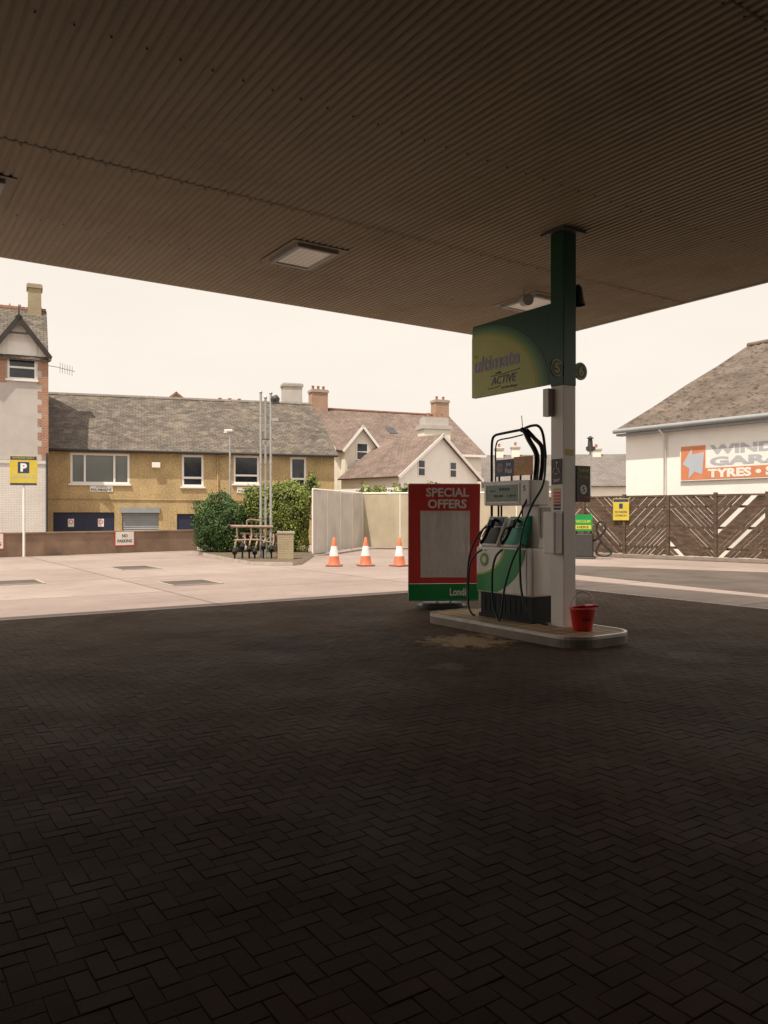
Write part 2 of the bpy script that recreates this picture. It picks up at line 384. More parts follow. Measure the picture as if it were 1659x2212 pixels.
def paver(x0,x1,y0,y1):
    if x0<nx0*w or x1>12.32 or y1>12.62: return
    g=.0012; c=.003; z=U(-.0010,.0010); tx=U(-.0011,.0011); ty=U(-.0011,.0011)
    o=len(V); a,b,p,q=x0+g,x1-g,y0+g,y1-g
    V.extend([(a,p,-.008),(b,p,-.008),(b,q,-.008),(a,q,-.008),
      (a,p,z-.0016),(b,p,z-.0016),(b,q,z-.0016),(a,q,z-.0016),
      (a+c,p+c,z-tx-ty),(b-c,p+c,z+tx-ty),(b-c,q-c,z+tx+ty),(a+c,q-c,z-tx+ty)])
    for k in range(4):
        l=(k+1)%4; Fc.append((o+k,o+l,o+4+l,o+4+k)); Fc.append((o+4+k,o+4+l,o+8+l,o+8+k))
    Fc.append((o+8,o+9,o+10,o+11))
for i in range(nx0,nx1+1):
    for j in range(ny0,ny1+1):
        k=(i-j)%4
        if k==0: paver(i*w,(i+2)*w,j*w,(j+1)*w)
        elif k==3: paver(i*w,(i+1)*w,j*w,(j+2)*w)
mb.m=[0]*len(Fc); mb.sm=[False]*len(Fc)
o=mb.obj('paving',None,'paver',recalc=False); o.rotation_euler=(0,0,F1); o['kind']='structure'; o['label']='brown herringbone block paving under the canopy'
mb=MB(); mb.box(-10,12.42,12.625,12.72,-.02,-.001); mb.box(12.325,12.42,-6,12.62,-.02,-.001)
o=mb.obj('paving_edge',None,'kerb'); o.rotation_euler=(0,0,F1); o['kind']='structure'; o['label']='narrow concrete edging around the block paving'

def manhole(x,y,sx,sy,rot):
    t_=T('manhole_cover','dark steel access cover set in the concrete','manhole cover',(x,y,-.012),rot,'access covers in the forecourt')
    b_=MB(); b_.box(-sx/2,sx/2,-sy/2,sy/2,0,.012); b_.obj('cover',t_,'asphalt')
    f_=MB(); e=.05
    f_.box(-sx/2-e,sx/2+e,-sy/2-e,-sy/2-.004,0,.016); f_.box(-sx/2-e,sx/2+e,sy/2+.004,sy/2+e,0,.016)
    f_.box(-sx/2-e,-sx/2-.004,-sy/2,sy/2,0,.016); f_.box(sx/2+.004,sx/2+e,-sy/2,sy/2,0,.016); f_.obj('rim',t_,'kerb')
manhole(-7.2,22.7,1.05,1.4,F1); manhole(-4.4,17.8,1.05,1.1,F1); manhole(-8.4,17.8,1.1,1.1,F1)

# ================================================================ canopy
HC=5.1
VE=11.54; UE=12.0; U0=-6; V0=-4
can=T('canopy','large flat forecourt canopy with cream corrugated soffit','canopy',(0,0,0),F1)
def corr(u0,u1,z):
    mb=MB(); v=V0; prof=[]
    while v<VE-.01:
        prof+=[(v,0,0),(v+.040,0,1),(v+.053,.0125,2),(v+.075,.0125,1)]; v+=.088
    prof.append((VE,0,0))
    n=len(prof)
    for i,(vv,zz,_) in enumerate(prof): mb.v+= [(vv,u0,z+zz),(vv,u1,z+zz)]
    for i in range(n-1):
        mb.f.append((2*i,2*i+1,2*i+3,2*i+2)); mb.m.append(1 if prof[i][2]==2 else 0); mb.sm.append(False)
    return mb.obj('ceiling',can,['ceil','ceildark'],recalc=False)
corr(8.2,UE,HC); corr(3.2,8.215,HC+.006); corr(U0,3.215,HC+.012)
mb=MB()
mb.box(V0,VE+.06,UE+.004,UE+.06,HC+.015,HC+.55); mb.box(VE+.004,VE+.06,U0,UE,HC-.01,HC+.55)
mb.obj('fascia',can,'grey')
mb=MB(); mb.box(V0,VE,U0,UE,HC+.12,HC+.5); mb.obj('roof',can,'dgrey')
mb=MB()
for uu in (8.24,3.24,10.2,6.0):
    v=V0+.03
    while v<VE:
        mb.box(v-.007,v+.007,uu-.007,uu+.007,HC-.008,HC+.004); v+=.264
o=mb.obj('screws',can,'dgrey'); o['kind']='stuff'
shop=T('light_blocking_shop','unseen forecourt shop with dark glazing, added to block light under canopy','building',(0,0,0),F1)  # out-of-view L-shaped block, added to keep side and rear light off the foreground
mb=MB(); mb.prism_xy([(-16,-12),(13,-12),(13,-1.5),(-1.9,-1.5),(-1.9,7.6),(-16,7.6)],0,5.05); mb.obj('wall',shop,'dgrey')
for k in range(3):
    g=MB(); g.box(-1+k*4,2.4+k*4,-1.498,-1.45,.5,2.8); g.obj('window',shop,'glass')

def ceil_light(v,u):
    t_=T('ceiling_light','square recessed canopy light with prismatic diffuser','ceiling light',(*W(u,v),HC),F1,'lights recessed in the canopy')
    b_=MB(); a,b,e=.31,.42,.06
    b_.box(-a,a,-b,-b+e,-.05,.02); b_.box(-a,a,b-e,b,-.05,.02); b_.box(-a,-a+e,-b+e,b-e,-.05,.02); b_.box(a-e,a,-b+e,b-e,-.05,.02)
    b_.obj('frame',t_,'grey',.004)
    b_=MB(); b_.box(-a+e,a-e,-b+e,b-e,-.035,.01); b_.obj('diffuser',t_,'diff')
    b_=MB(); b_.box(-a-.10,-a-.002,-b-.1,b+.1,-.010,.0); b_.box(a+.002,a+.10,-b-.1,b+.1,-.010,.0); b_.box(-a,a,-b-.1,-b-.002,-.010,0);b_.box(-a,a,b+.002,b+.1,-.010,0)
    b_.obj('trim',t_,'ceildark')
for v in (1.0,5.1,9.4): ceil_light(v,9.6)

# ================================================================ pump island
IZ=.13
isl=T('pump_island','raised pump island with tan tiles and steel edge','kerb island',(*W(7.78,7.31),0),F2)
def rrect(x0,x1,y0,y1,r,n=8):
    P=[]
    for cx,cy,a in((x1-r,y0+r,-90),(x1-r,y1-r,0),(x0+r,y1-r,90),(x0+r,y0+r,180)):
        for k in range(n+1):
            w_=math.radians(a+90*k/n); P.append((cx+r*math.cos(w_),cy+r*math.sin(w_)))
    return P
mb=MB(); mb.prism_xy(rrect(-1.32,1.57,-.53,.50,.30),0,IZ); mb.obj('tile_top',isl,'islandtop')
mb=MB(); A=rrect(-1.35,1.60,-.56,.53,.33); B=rrect(-1.31,1.56,-.52,.49,.29); n=len(A)
for i in range(n):
    j=(i+1)%n
    a0,a1,b0,b1=A[i],A[j],B[i],B[j]
    mb.add([(*a0,0),(*a1,0),(*a1,IZ-.03),(*a0,IZ-.03)],[(0,1,2,3)],1)
    mb.add([(*a0,IZ-.03),(*a1,IZ-.03),(*a1,IZ+.006),(*a0,IZ+.006)],[(0,1,2,3)],0)
    mb.add([(*a0,IZ+.006),(*a1,IZ+.006),(*b1,IZ+.006),(*b0,IZ+.006)],[(0,1,2,3)],0)
mb.obj('edge_band',isl,['chrome','islside'],recalc=False)

# ================================================================ column
CUu,CVv=7.01,7.42
col=T('canopy_column','square steel canopy column, green above and white below','column',(*W(CUu,CVv),0),F2)
h=.108
mb=MB(); mb.box(-h,h,-h,h,IZ,3.16); mb.obj('shaft',col,'postwhite',.006)
mb=MB(); mb.box(-h-.004,h+.004,-h-.004,h+.004,3.162,HC-.03); mb.obj('green_cladding',col,'green',.006)
mb=MB(); mb.box(-.2,.2,-.2,.2,HC-.03,HC-.002); mb.obj('top_plate',col,'dgrey')
mb=MB(); mb.box(-.16,-.06,-.20,-h-.001,2.78,3.13); mb.obj('junction_box',col,'lgrey',.006)
mb=MB(); mb.box(-.10,.10,-.26,-h-.002,1.05,1.58); mb.obj('intercom_box',col,'postwhite',.02)
mb=MB(); mb.box(-.095,.085,-h-.006,-h-.001,1.92,2.24); d=mb.obj('access_notice',col,'dgrey')
mb=MB()
mb.ball((.0,-h-.008,2.195),.013,.003,.013); mb.tube([(.0,-h-.008,2.18),(.0,-h-.008,2.12),(.04,-h-.008,2.12),(.05,-h-.008,2.06)],.006,6,smooth=False)
mb.tube([(-.01+.04*math.cos(a),-h-.008,2.09+.04*math.sin(a)) for a in [math.radians(k) for k in range(110,400,24)]],.006,6)
mb.obj('wheelchair_symbol',d,'white')
text(d,'24/7',-.06,.05,1.95,1.99,-h-.0065,'white')
mb=MB()
for i in range(7): mb.box(-.06,.06,-h-.004,-h-.001,1.87-.04*i-.03,1.87-.04*i,[0,1,1,2,1,3,3][i])
mb.obj('payment_sticker',col,['yellow','red','orange','blue'])
mb=MB(); mb.box(h+.001,h+.004,-.07,.07,2.28,2.36); mb.obj('warning_sticker',col,'yellow')
mb=MB(); mb.box(h-.02,h+.01,h+.005,h+.26,1.70,2.16); d=mb.obj('pump_number_flag',col,'dgrey',.003)
mb=MB(); mb.cyl((h+.011,h+.13,1.86),(h+.014,h+.13,1.86),.06,n=24); mb.obj('disc',d,'white')
text(d,'5',h+.105,h+.155,1.825,1.895,h+.015,'dgrey',face='+x')
text(d,'PAY HERE',h+.03,h+.23,1.745,1.775,h+.011,'red',face='+x')
text(d,'THINK',h+.03,h+.23,2.08,2.12,h+.011,'gold',face='+x'); text(d,'PUMP NUMBER',h+.03,h+.23,2.00,2.03,h+.011,'gold',face='+x')
def numdisc(yc,ch):
    mb=MB(); mb.cyl((0+.08,yc,3.36),(.1,yc,3.36),.112,n=32); mb.cyl((.1,yc,3.36),(.102,yc,3.36),.105,n=32,mi=1); mb.cyl((.102,yc,3.36),(.104,yc,3.36),.094,n=32,mi=0)
    o=mb.obj('number_disc',col,['green','lime']); text(o,ch,yc-.04,yc+.04,3.30,3.42,.1045,'gold',face='+x')
numdisc(-.215,'5'); numdisc(.215,'6')
mb=MB(); mb.cyl((.02,h+.005,4.28),(.02,h+.16,4.28),.02); mb.lathe([(.02,.18),(.05,.14),(.07,0),(.10,-.08),(.09,-.08)],(.02,h+.14,4.3)); mb.obj('horn_speaker',col,'dgrey')

# hanging sign
sg=T('hanging_sign','green and yellow fuel advertising board fixed to the column','sign',(*W(CUu+h+.02,CVv-.02),3.21),F2)
L=1.57; Hh=1.03
mb=MB(); mb.box(-L,-.005,-.03,.03,0,Hh); mb.obj('panel',sg,'green',.005)
def sweep(rx,rz,cx,cz,a0,a1,n=28): return [(cx+rx*math.cos(a0+(a1-a0)*i/n),cz+rz*math.sin(a0+(a1-a0)*i/n)) for i in range(n+1)]
for q in range(8):
    k=1-q*.022; rx,rz=1.42*k,1.005*k
    arc=[(max(x,-L+.002),max(z,.002)) for x,z in sweep(rx,rz,-L+.08,0,math.pi*.56,0)]
    mb=MB(); mb.prism([(-L+.002,.002)]+arc,-.034-.0022*q,-.0312-.0022*q); mb.obj('swoosh',sg,'sw%d'%q if q<7 else 'olive')
sy=-.052
text(sg,'bp',-L+.04,-L+.13,.54,.62,sy,'lime')
text(sg,'ultimate',-L+.06,-L+.98,.35,.56,sy,'purple',shear=.15,bold=.02)
text(sg,'with',-L+.50,-L+.62,.27,.31,sy,'navy')
text(sg,'ACTIVE',-L+.42,-L+.92,.13,.24,sy,'navy',shear=.25,bold=.01)
text(sg,'technology',-L+.62,-L+.94,.05,.09,sy,'navy')
mb=MB(); mb.tube([(-L+.40,sy,.255),(-L+.7,sy,.26),(-L+1.0,sy,.285)],.004,6); mb.obj('upper_line',sg,'navy')
mb=MB(); mb.tube([(-L+.35,sy,.085),(-L+.5,sy,.09),(-L+.6,sy,.105)],.004,6); mb.obj('lower_line',sg,'navy')
mb=MB(); mb.box(-.004,.012,-.05,.05,.05,.98); mb.obj('bracket',sg,'dgrey')

fl=T('spot_lamp','small round floodlight hanging from the canopy soffit','lamp',(*W(9.2,8.85),HC),F1)
mb=MB(); mb.cyl((0,0,0),(0,0,-.12),.012); mb.cyl((-.05,-.15,-.17),(.0,-.0,-.15),.09,.09,20); mb.cyl((.0,0,-.15),(.02,.08,-.14),.09,.04,20); mb.obj('housing',fl,'grey')
mb=MB(); mb.cyl((-.052,-.156,-.171),(-.051,-.152,-.17),.078,.078,20); mb.obj('lens',fl,'grey')

# ================================================================ fuel pump
pu=T('fuel_pump','white and green fuel pump with hoses and nozzles on island','fuel pump',(*W(7.87,7.43),IZ+.002),F2)
mb=MB(); mb.box(-.50,.50,-.20,.20,.051,.34); mb.box(-.52,.52,-.22,.22,.0,.05)
for k in range(9): mb.box(-.46+k*.1,-.40+k*.1,-.206,-.201,.09,.30)
mb.obj('plinth',pu,'blackp')
mb=MB(); mb.box(-.545,.545,-.25,.25,.342,.97); cab=mb.obj('cabinet',pu,'white',.03)
def arcp(cx,cz,rx,rz,a0,a1,n=24): return [(cx+rx*math.cos(math.radians(a0+(a1-a0)*i/n)),cz+rz*math.sin(math.radians(a0+(a1-a0)*i/n))) for i in range(n+1)]
def band(r1,r2,mk,nm,q):
    o1=arcp(-.56,.99,r1[0],r1[1],-90,0); i1=arcp(-.56,.99,r2[0],r2[1],0,-90)
    P=[(max(-.525,x),max(.362,min(z,.95))) for x,z in o1+i1]
    mb=MB(); mb.prism(P,-.2535-.0005*q,-.2505); mb.obj(nm,cab,mk)
band((.99,.70),(.60,.42),'green2','green_swoosh',0)
band((.60,.42),(.555,.395),'lime','lime_swoosh',1)
mb=MB(); mb.box(.45,.456,-.2525,-.2502,.36,.95); mb.obj('panel_gap',cab,'dgrey')
mb=MB(); cx,cz=-.37,.79
for R0,mi,off,nn in((.100,0,.253,18),(.074,1,.255,18),(.044,2,.257,18)):
    P=[]
    for k in range(nn*4):
        a=2*math.pi*k/(nn*4); r=R0*(1 if k%4==0 else .86 if k%4 in(1,3) else .74); P.append((cx+r*math.cos(a),cz+r*math.sin(a)))
    mb.prism(P,-off,-.2503-.0005*mi)
    for q in range(len(mb.m)-len(P)-2,len(mb.m)): mb.m[q]=mi
mb.obj('flower_emblem',cab,['green2','lime','white'])
text(cab,'bp',-.37,-.32,.905,.935,-.252,'green2')
mb=MB(); mb.box(-.44,.46,-.20,.16,1.53,1.86); hd=mb.obj('display_head',pu,'lgrey',.02)
mb=MB(); mb.box(-.37,.25,-.204,-.199,1.585,1.80); mb.obj('display',hd,'lcd',.003)
mb=MB(); mb.box(-.40,-.375,-.21,-.199,1.56,1.83); mb.box(.255,.28,-.21,-.199,1.56,1.83); mb.box(-.375,.255,-.21,-.199,1.805,1.83); mb.box(-.375,.255,-.21,-.199,1.56,1.58); mb.obj('bezel',hd,'white',.004)
text(hd,'8.8.8.8',-.12,.08,1.73,1.77,-.205,'blackp',bold=0); text(hd,'LITRES',-.30,-.20,1.72,1.735,-.205,'blackp',bold=0); text(hd,'00.00   139.9',-.22,.2,1.64,1.675,-.205,'blackp',bold=0)
text(hd,'5',.34,.38,1.72,1.79,-.202,'dgrey')
mb=MB(); mb.box(.20,.50,-.08,.22,.972,1.528); mb.obj('tower',pu,'lgrey',.015)
mb=MB(); mb.box(-.42,.195,.04,.20,.972,1.36); mb.obj('rear_housing',pu,'lgrey',.015)
mb=MB(); mb.box(.505,.515,-.05,.18,1.1,1.5); mb.obj('side_panel',pu,'grey',.004)
for x in(-.36,-.30,.12):
    mb=MB(); mb.cyl((x,.0,.97),(x,.0,1.53),.014,n=10); mb.obj('support_bar',pu,'blackp')
dS=Vector((0,.408,.913)); nS=Vector((0,-.913,.408))
def SP(x,s,off): return Vector((x,-.27,.985))+dS*s+nS*off
def sbox(mb,x0,x1,s0,s1,o0,o1,mi=0):
    P=[SP(x,s,o) for o in(o0,o1) for x,s in((x0,s0),(x1,s0),(x1,s1),(x0,s1))]
    mb.add(P,[(0,3,2,1),(4,5,6,7),(0,1,5,4),(1,2,6,5),(2,3,7,6),(3,0,4,7)],mi)
for bx in(-.27,.15):
    mb=MB(); sbox(mb,bx-.18,bx+.18,0,.44,-.10,0); bt=mb.obj('nozzle_boot',pu,'white' if bx<0 else 'lgrey',.015)
    mb=MB(); sbox(mb,bx-.14,bx+.14,.03,.27,.002,.012,0); mb.obj('inner_panel',bt,'dgrey' if bx<0 else 'teal',.003)
    mb=MB(); sbox(mb,bx-.15,bx+.15,.29,.42,.002,.010,0); mb.obj('grade_plate',bt,'navy' if bx<0 else 'green2',.003)
    mb=MB(); sbox(mb,bx-.13,bx-.02,.31,.40,.0105,.0125,0); mb.obj('grade_label',bt,'white' )
    mb=MB()
    mb.tube([SP(bx-.02,-.02,.12),SP(bx,.08,.10),SP(bx+.02,.2,.10),SP(bx+.03,.30,.09)],.022,10)
    mb.tube([SP(bx+.03,.30,.09),SP(bx+.04,.36,.06),SP(bx+.04,.36,.0)],.020,10)
    sbox(mb,bx+.0,bx+.06,.24,.34,.06,.12)
    mb.tube([SP(bx+.03,.24,.12),SP(bx+.03,.16,.19),SP(bx+.0,.04,.18),SP(bx-.02,.0,.12)],.010,8)
    mb.tube([SP(bx+.03,.22,.11),SP(bx+.02,.14,.15),SP(bx,.06,.15)],.006,6)
    mb.obj('nozzle',bt,'blackp' if bx<0 else 'rubber')
mb=MB(); sbox(mb,.31,.37,.05,.44,-.08,.03); mb.obj('nozzle_cover',pu,'teal',.01)
# squarer hose frame
mb=MB(); mb.tube([(-.5,0,1.30),(-.5,0,1.9),(-.5,0,2.30),(-.485,0,2.46),(-.43,0,2.515),(-.30,0,2.53),(.1,0,2.55)],.018,10)
mb.tube([(-.42,0,1.86),(-.42,0,2.28),(-.40,0,2.40),(-.34,0,2.445),(-.1,0,2.46),(.12,0,2.48)],.010,8)
mb.tube([(.10,0,2.55),(.16,0,2.52),(.24,0,2.40),(.36,0,2.24),(.39,0,2.12),(.36,0,1.86)],.034,12)
mb.tube([(.10,0,2.55),(.28,0,2.585),(.42,0,2.565),(.50,0,2.44),(.545,0,2.15)],.018,10)
mb.tube([(.16,.04,2.54),(.30,.04,2.42),(.43,.04,2.3),(.45,.04,2.1),(.41,.04,1.86)],.028,10)
mb.cyl((.12,0,2.55),(.10,0,2.74),.005,n=6)
mb.obj('hose_mast',pu,'blackp')
hs1=MB(); hs1.tube([(-.5,-.0,1.32),(-.50,-.10,1.25),(-.46,-.30,1.10),(-.55,-.36,.85),(-.60,-.36,.5),(-.58,-.36,.16),(-.50,-.37,.045),(-.44,-.36,.02)],.015,8); hs1.obj('hose',pu,'rubber')
hs1=MB(); hs1.tube([(-.29,-.36,.93),(-.38,-.40,.86),(-.50,-.40,.7),(-.56,-.38,.4),(-.56,-.38,.16)],.013,8); hs1.obj('hose',pu,'rubber')
hs2=MB(); hs2.tube([(.13,-.37,.95),(.05,-.42,.85),(-.04,-.40,.62),(-.05,-.38,.25),(.05,-.38,.02),(.13,-.40,.10),(.18,-.38,.45),(.30,-.36,.8),(.40,-.33,1.0)],.015,8); hs2.obj('hose',pu,'greenrub')
hs3=MB(); hs3.tube([(.545,0,2.15),(.55,-.05,1.8),(.48,-.20,1.5),(.42,-.32,1.1),(.42,-.33,.6),(.48,-.33,.3),(.60,-.30,.08),(.78,-.2,.02)],.015,8); hs3.obj('hose',pu,'greenrub')
hs4=MB(); hs4.tube([(.41,0,2.2),(.44,-.06,1.9),(.38,-.23,1.52),(.30,-.30,1.3),(.20,-.36,1.22)],.012,8); hs4.obj('hose',pu,'rubber')
tp=MB(); tp.box(-.34,.02,-.08,-.06,1.93,2.16); a=tp.obj('jet_wash_poster',pu,'navy',.003)
text(a,'Jet',-.12,-.02,2.06,2.12,-.081,'white'); text(a,'Wash',-.14,.0,1.97,2.04,-.081,'white')
mb=MB(); mb.cyl((-.24,-.081,2.05),(-.24,-.083,2.05),.065,n=24); bd=mb.obj('round_badge',a,'shutter')
text(bd,'5.00',-.285,-.195,2.03,2.07,-.084,'orangesign')
for x,y0 in((-.29,-.06),(-.04,-.06),(.11,-.04),(.31,-.04)):
    mb=MB(); mb.box(x-.01,x+.01,y0+.001,y0+.02,1.86,2.0); mb.obj('poster_bracket',pu,'blackp')
tp=MB(); tp.box(.05,.40,-.10,-.085,1.93,2.18); a=tp.obj('food_poster',pu,'poster',.003)
text(a,'2 for 3',.10,.28,2.07,2.12,-.102,'white')

bk=T('bucket','red plastic bucket with white handle on pump island','bucket',(2.42,9.60,IZ+.003),.15)
mb=MB(); mb.lathe([(.0,0),(.110,0),(.117,.02),(.150,.25),(.160,.252),(.162,.272),(.150,.275),(.143,.25),(.115,.03),(0,.03)],n=32); mb.obj('bucket_body',bk,'redplastic')
mb=MB(); mb.tube([(.155*math.cos(a),0,.25+.22*math.sin(a)*1.0) for a in [math.pi*k/12 for k in range(13)]],.009,8); mb.obj('handle',bk,'white')
mb=MB(); mb.tube([(-.1,.06,.26),(.05,.02,.29),(.16,-.06,.30)],.020,8); mb.box(.02,.17,-.10,.0,.285,.312); mb.obj('sponge_wiper',bk,'redplastic',.008)
text(bk,'FIRE',-.05,.05,.12,.16,-.137,'dgrey')

bn=T('banner_stand','red promotional banner stand with grey poster pocket','banner',(1.0,13.0,0),.05)
def bz(x,z): return .010*math.sin(x*7+z*3)+.018*math.sin(z*2.2+1)*(x)
def sheet(x0,x1,z0,z1,off,mk,name,par,nx=14,nz=20):
    mb=MB()
    for j in range(nz+1):
        for i in range(nx+1):
            fz=j/nz; X=x0+(x1-x0)*i/nx; Z=z0+(z1-z0)*fz
            X=X*(1-.045*(1-(Z-.12)/1.9)*(1 if X>0 else 0)); mb.v.append((X,bz(X,Z)-off,Z))
    for j in range(nz):
        for i in range(nx):
            a=j*(nx+1)+i; mb.f.append((a,a+1,a+nx+2,a+nx+1)); mb.m.append(0); mb.sm.append(True)
    return mb.obj(name,par,mk,recalc=False)
sheet(-.59,.59,.40,2.03,0,'red','banner_sheet',bn)
sheet(-.59,.59,.125,.398,0,'green2','green_footer',bn)
sheet(-.40,.43,.50,1.60,.006,'pocket','poster_pocket',bn)
text(bn,'SPECIAL',-.31,.40,1.83,1.98,-.035,'white',bold=.03); text(bn,'OFFERS',-.28,.36,1.64,1.79,-.035,'white',bold=.03)
text(bn,'Londis',.08,.40,.20,.33,-.04,'white',bold=.03)
mb=MB(); mb.cyl((-.59,.03,.12),(-.59,.03,2.04),.012); mb.cyl((.565,.03,.12),(.59,.03,2.04),.012); mb.cyl((-.59,.03,2.04),(.59,.03,2.04),.012); mb.cyl((-.59,.03,.12),(.565,.03,.12),.012); mb.cyl((-.12,.03,.08),(-.12,.03,.13),.02); mb.cyl((.1,.03,.08),(.1,.03,.13),.02); mb.obj('frame',bn,'steel')
mb=MB(); mb.prism_xy(rrect(-.44,.36,-.3,.3,.2),0,.05); mb.prism_xy(rrect(-.36,.28,-.22,.22,.15),.05,.085); mb.obj('base',bn,'dgrey',.008)

# ================================================================ cones
cn=T('traffic_cone','orange traffic cone with white reflective sleeve on concrete','traffic cone',(-1.49,23.5,-.01),0,'traffic cones on the forecourt')
mb=MB(); mb.prism_xy(rrect(-.24,.24,-.24,.24,.05,3),0,.04); mb.obj('base',cn,'conebase',.008)
def rz(z): return .185-.150*(z-.04)/.82
mb=MB(); mb.lathe([(rz(.04)+.01,.04),(rz(.07),.06),(rz(.30),.30),(rz(.60),.60),(rz(.84),.84),(.02,.86),(0,.86)]); mb.obj('cone_body',cn,'orange')
mb=MB(); mb.lathe([(rz(.30)+.004,.30),(rz(.60)+.004,.60)]); mb.obj('sleeve',cn,'conewhite')
clone(cn,(-.55,23.6,-.01),.3); clone(cn,(.46,23.5,-.01),.8)

# ================================================================ planted bed
bed=T('raised_bed','low kerbed bed holding shrubs and vent pipes','planting bed',(0,0,0),0)
P0=[(-7.6,31.2),(-5.2,26.2),(-4.0,23.9),(-2.75,23.7),(-2.55,24.2),(-2.60,29.2),(-6.2,33.6)]
mb=MB(); mb.prism_xy(P0,-.02,.10,0,1); mb.obj('kerb',bed,['kerb','soil'],.01)
def leaves(mb,n,fn,size,mi=0):
    for _ in range(n):
        c,nn=fn()
        a=Vector((R()-.5,R()-.5,R()-.5)).normalized(); d=(nn+a*.9).normalized(); t1=d.orthogonal().normalized()
        w_=U(0,6.28); t2=d.cross(t1); e1=(t1*math.cos(w_)+t2*math.sin(w_)); e2=d.cross(e1); s=size*U(.6,1.3)
        mb.add([c-e1*s,c-e2*s*.5,c+e1*s,c+e2*s*.5],[(0,1,2,3)],mi)
def shrub(name,label,cat,loc,rx,ry,rz_,n,mk,power=2.0,size=.06,lump=.12,group=None,stem=True):
    th=T(name,label,cat,loc,0,group)
    ph=[U(0,6.28) for _ in range(6)]
    def fn():
        while True:
            a=Vector((U(-1,1),U(-1,1),U(-1,1)))
            if a.length<=1.0 and a.length>.01: break
        a.normalize()
        k=(abs(a.x)**power+abs(a.y)**power+abs(a.z)**power)**(-1/power)
        r=k*(1+lump*(math.sin(5*a.x+ph[0])*math.sin(6*a.z+ph[1])+.6*math.sin(11*a.x+ph[2]+7*a.z)+.5*math.sin(13*a.z+ph[3]+9*a.y)))
        dep=R(); r*= (1-.22*dep*dep) if R()>.05 else U(1.0,1.13)
        return Vector((a.x*rx*r,a.y*ry*r,rz_+a.z*rz_*r)),a
    mb=MB(); leaves(mb,n,fn,size); mb.obj('crown',th,mk,recalc=False)
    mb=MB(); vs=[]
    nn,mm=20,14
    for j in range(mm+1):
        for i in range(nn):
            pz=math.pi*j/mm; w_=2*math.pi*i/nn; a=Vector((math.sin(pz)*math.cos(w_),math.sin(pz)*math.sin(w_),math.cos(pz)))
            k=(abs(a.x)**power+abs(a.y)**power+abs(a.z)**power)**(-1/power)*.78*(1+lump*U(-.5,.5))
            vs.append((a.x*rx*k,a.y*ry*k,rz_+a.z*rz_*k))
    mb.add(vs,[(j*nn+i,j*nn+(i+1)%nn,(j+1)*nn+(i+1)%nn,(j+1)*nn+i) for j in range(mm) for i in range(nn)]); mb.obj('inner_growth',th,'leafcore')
    if stem:
        mb=MB()
        for k in range(4): mb.cyl((U(-.1,.1),U(-.1,.1),-.05),(U(-.5,.5)*rx,U(-.5,.5)*ry,rz_*.8),.03,.015,8)
        mb.obj('trunk',th,'bark')
    return th
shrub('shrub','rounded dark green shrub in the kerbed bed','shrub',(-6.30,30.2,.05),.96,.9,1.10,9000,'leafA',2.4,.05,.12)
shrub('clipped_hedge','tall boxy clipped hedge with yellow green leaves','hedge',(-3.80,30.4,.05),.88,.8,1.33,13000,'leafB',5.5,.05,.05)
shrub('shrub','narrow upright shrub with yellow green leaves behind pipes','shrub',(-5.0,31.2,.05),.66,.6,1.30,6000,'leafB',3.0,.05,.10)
for x,y,r in((-.5,37,.9),(1.0,37.2,.8),(2.2,37.1,.7)):
    shrub('shrub','leafy green bush growing behind the grey hoarding','shrub',(x,y,1.0),r,.5,.95,2500,'leafB',2.2,.07,.2,'bushes behind the hoarding',stem=True)
shrub('climbing_plant','ivy growing up the corner of the tan building','climbing plant',(-3.6,38.6,2.0),.35,.35,.70,1200,'leafB',2,.07,.3,stem=True)

# vent pipes
vp=T('vent_pipe_stack','cluster of tall tank vent pipes with valve manifold','vent pipes',(-3.9,26.0,.10),0)
for x,y,zt in((-.17,0,5.44),(-.03,.12,5.28),(.17,-.05,5.40)):
    mb=MB(); mb.cyl((x,y,0),(x,y,zt),.040,n=12); mb.cyl((x,y,zt),(x,y,zt+.03),.05,n=12); mb.cyl((x,y,zt+.03),(x,y,zt+.09),.065,.03,n=12)
    for zz in(1.3,3.1): mb.cyl((x,y,zz),(x,y,zz+.09),.052,n=12)
    mb.obj('vent_pipe',vp,'steel')
for z in(2.2,3.9):
    mb=MB(); mb.box(-.22,.22,.02,.05,z,z+.03); mb.obj('clamp',vp,'dgrey')
mb=MB(); mb.tube([(.17,0,5.25),(.36,-.1,5.34),(.40,-.1,5.2)],.03,8); mb.box(.24,.44,-.2,0,5.08,5.28); mb.ball((.32,-.1,5.22),.15,.14,.13); mb.obj('camera',vp,'dgrey')
mb=MB(); mb.box(.20,.42,-.12,.05,4.5,4.6); mb.obj('small_camera',vp,'grey')
mb=MB(); mb.tube([(-1.15,-.1,1.04),(.25,-.1,1.02)],.05,10,smooth=False); mb.tube([(-.85,0,.80),(.25,0,.76)],.035,10,smooth=False)
mb.tube([(-1.0,-.2,.58),(-.3,-.25,.60),(.25,-.2,.50)],.03,8); mb.tube([(-.6,-.1,1.04),(-.6,-.1,1.22),(-.45,-.1,1.26),(-.17,-.02,1.22)],.028,8)
XS=((-.95,1.03),(-.70,.8),(-.48,1.03),(-.30,.8),(-.02,1.03),(.24,.78))
for k,(x,zt) in enumerate(XS):
    mb.tube([(x,-.1,zt),(x+.03,-.12,.62+.06*(k%3)),(x+.05*(k%2),-.3,.50),(x,-.38,.28)],.030,8); mb.cyl((x,-.1,.68),(x,-.1,.73),.06,n=12)
mb.obj('manifold',vp,'rust')
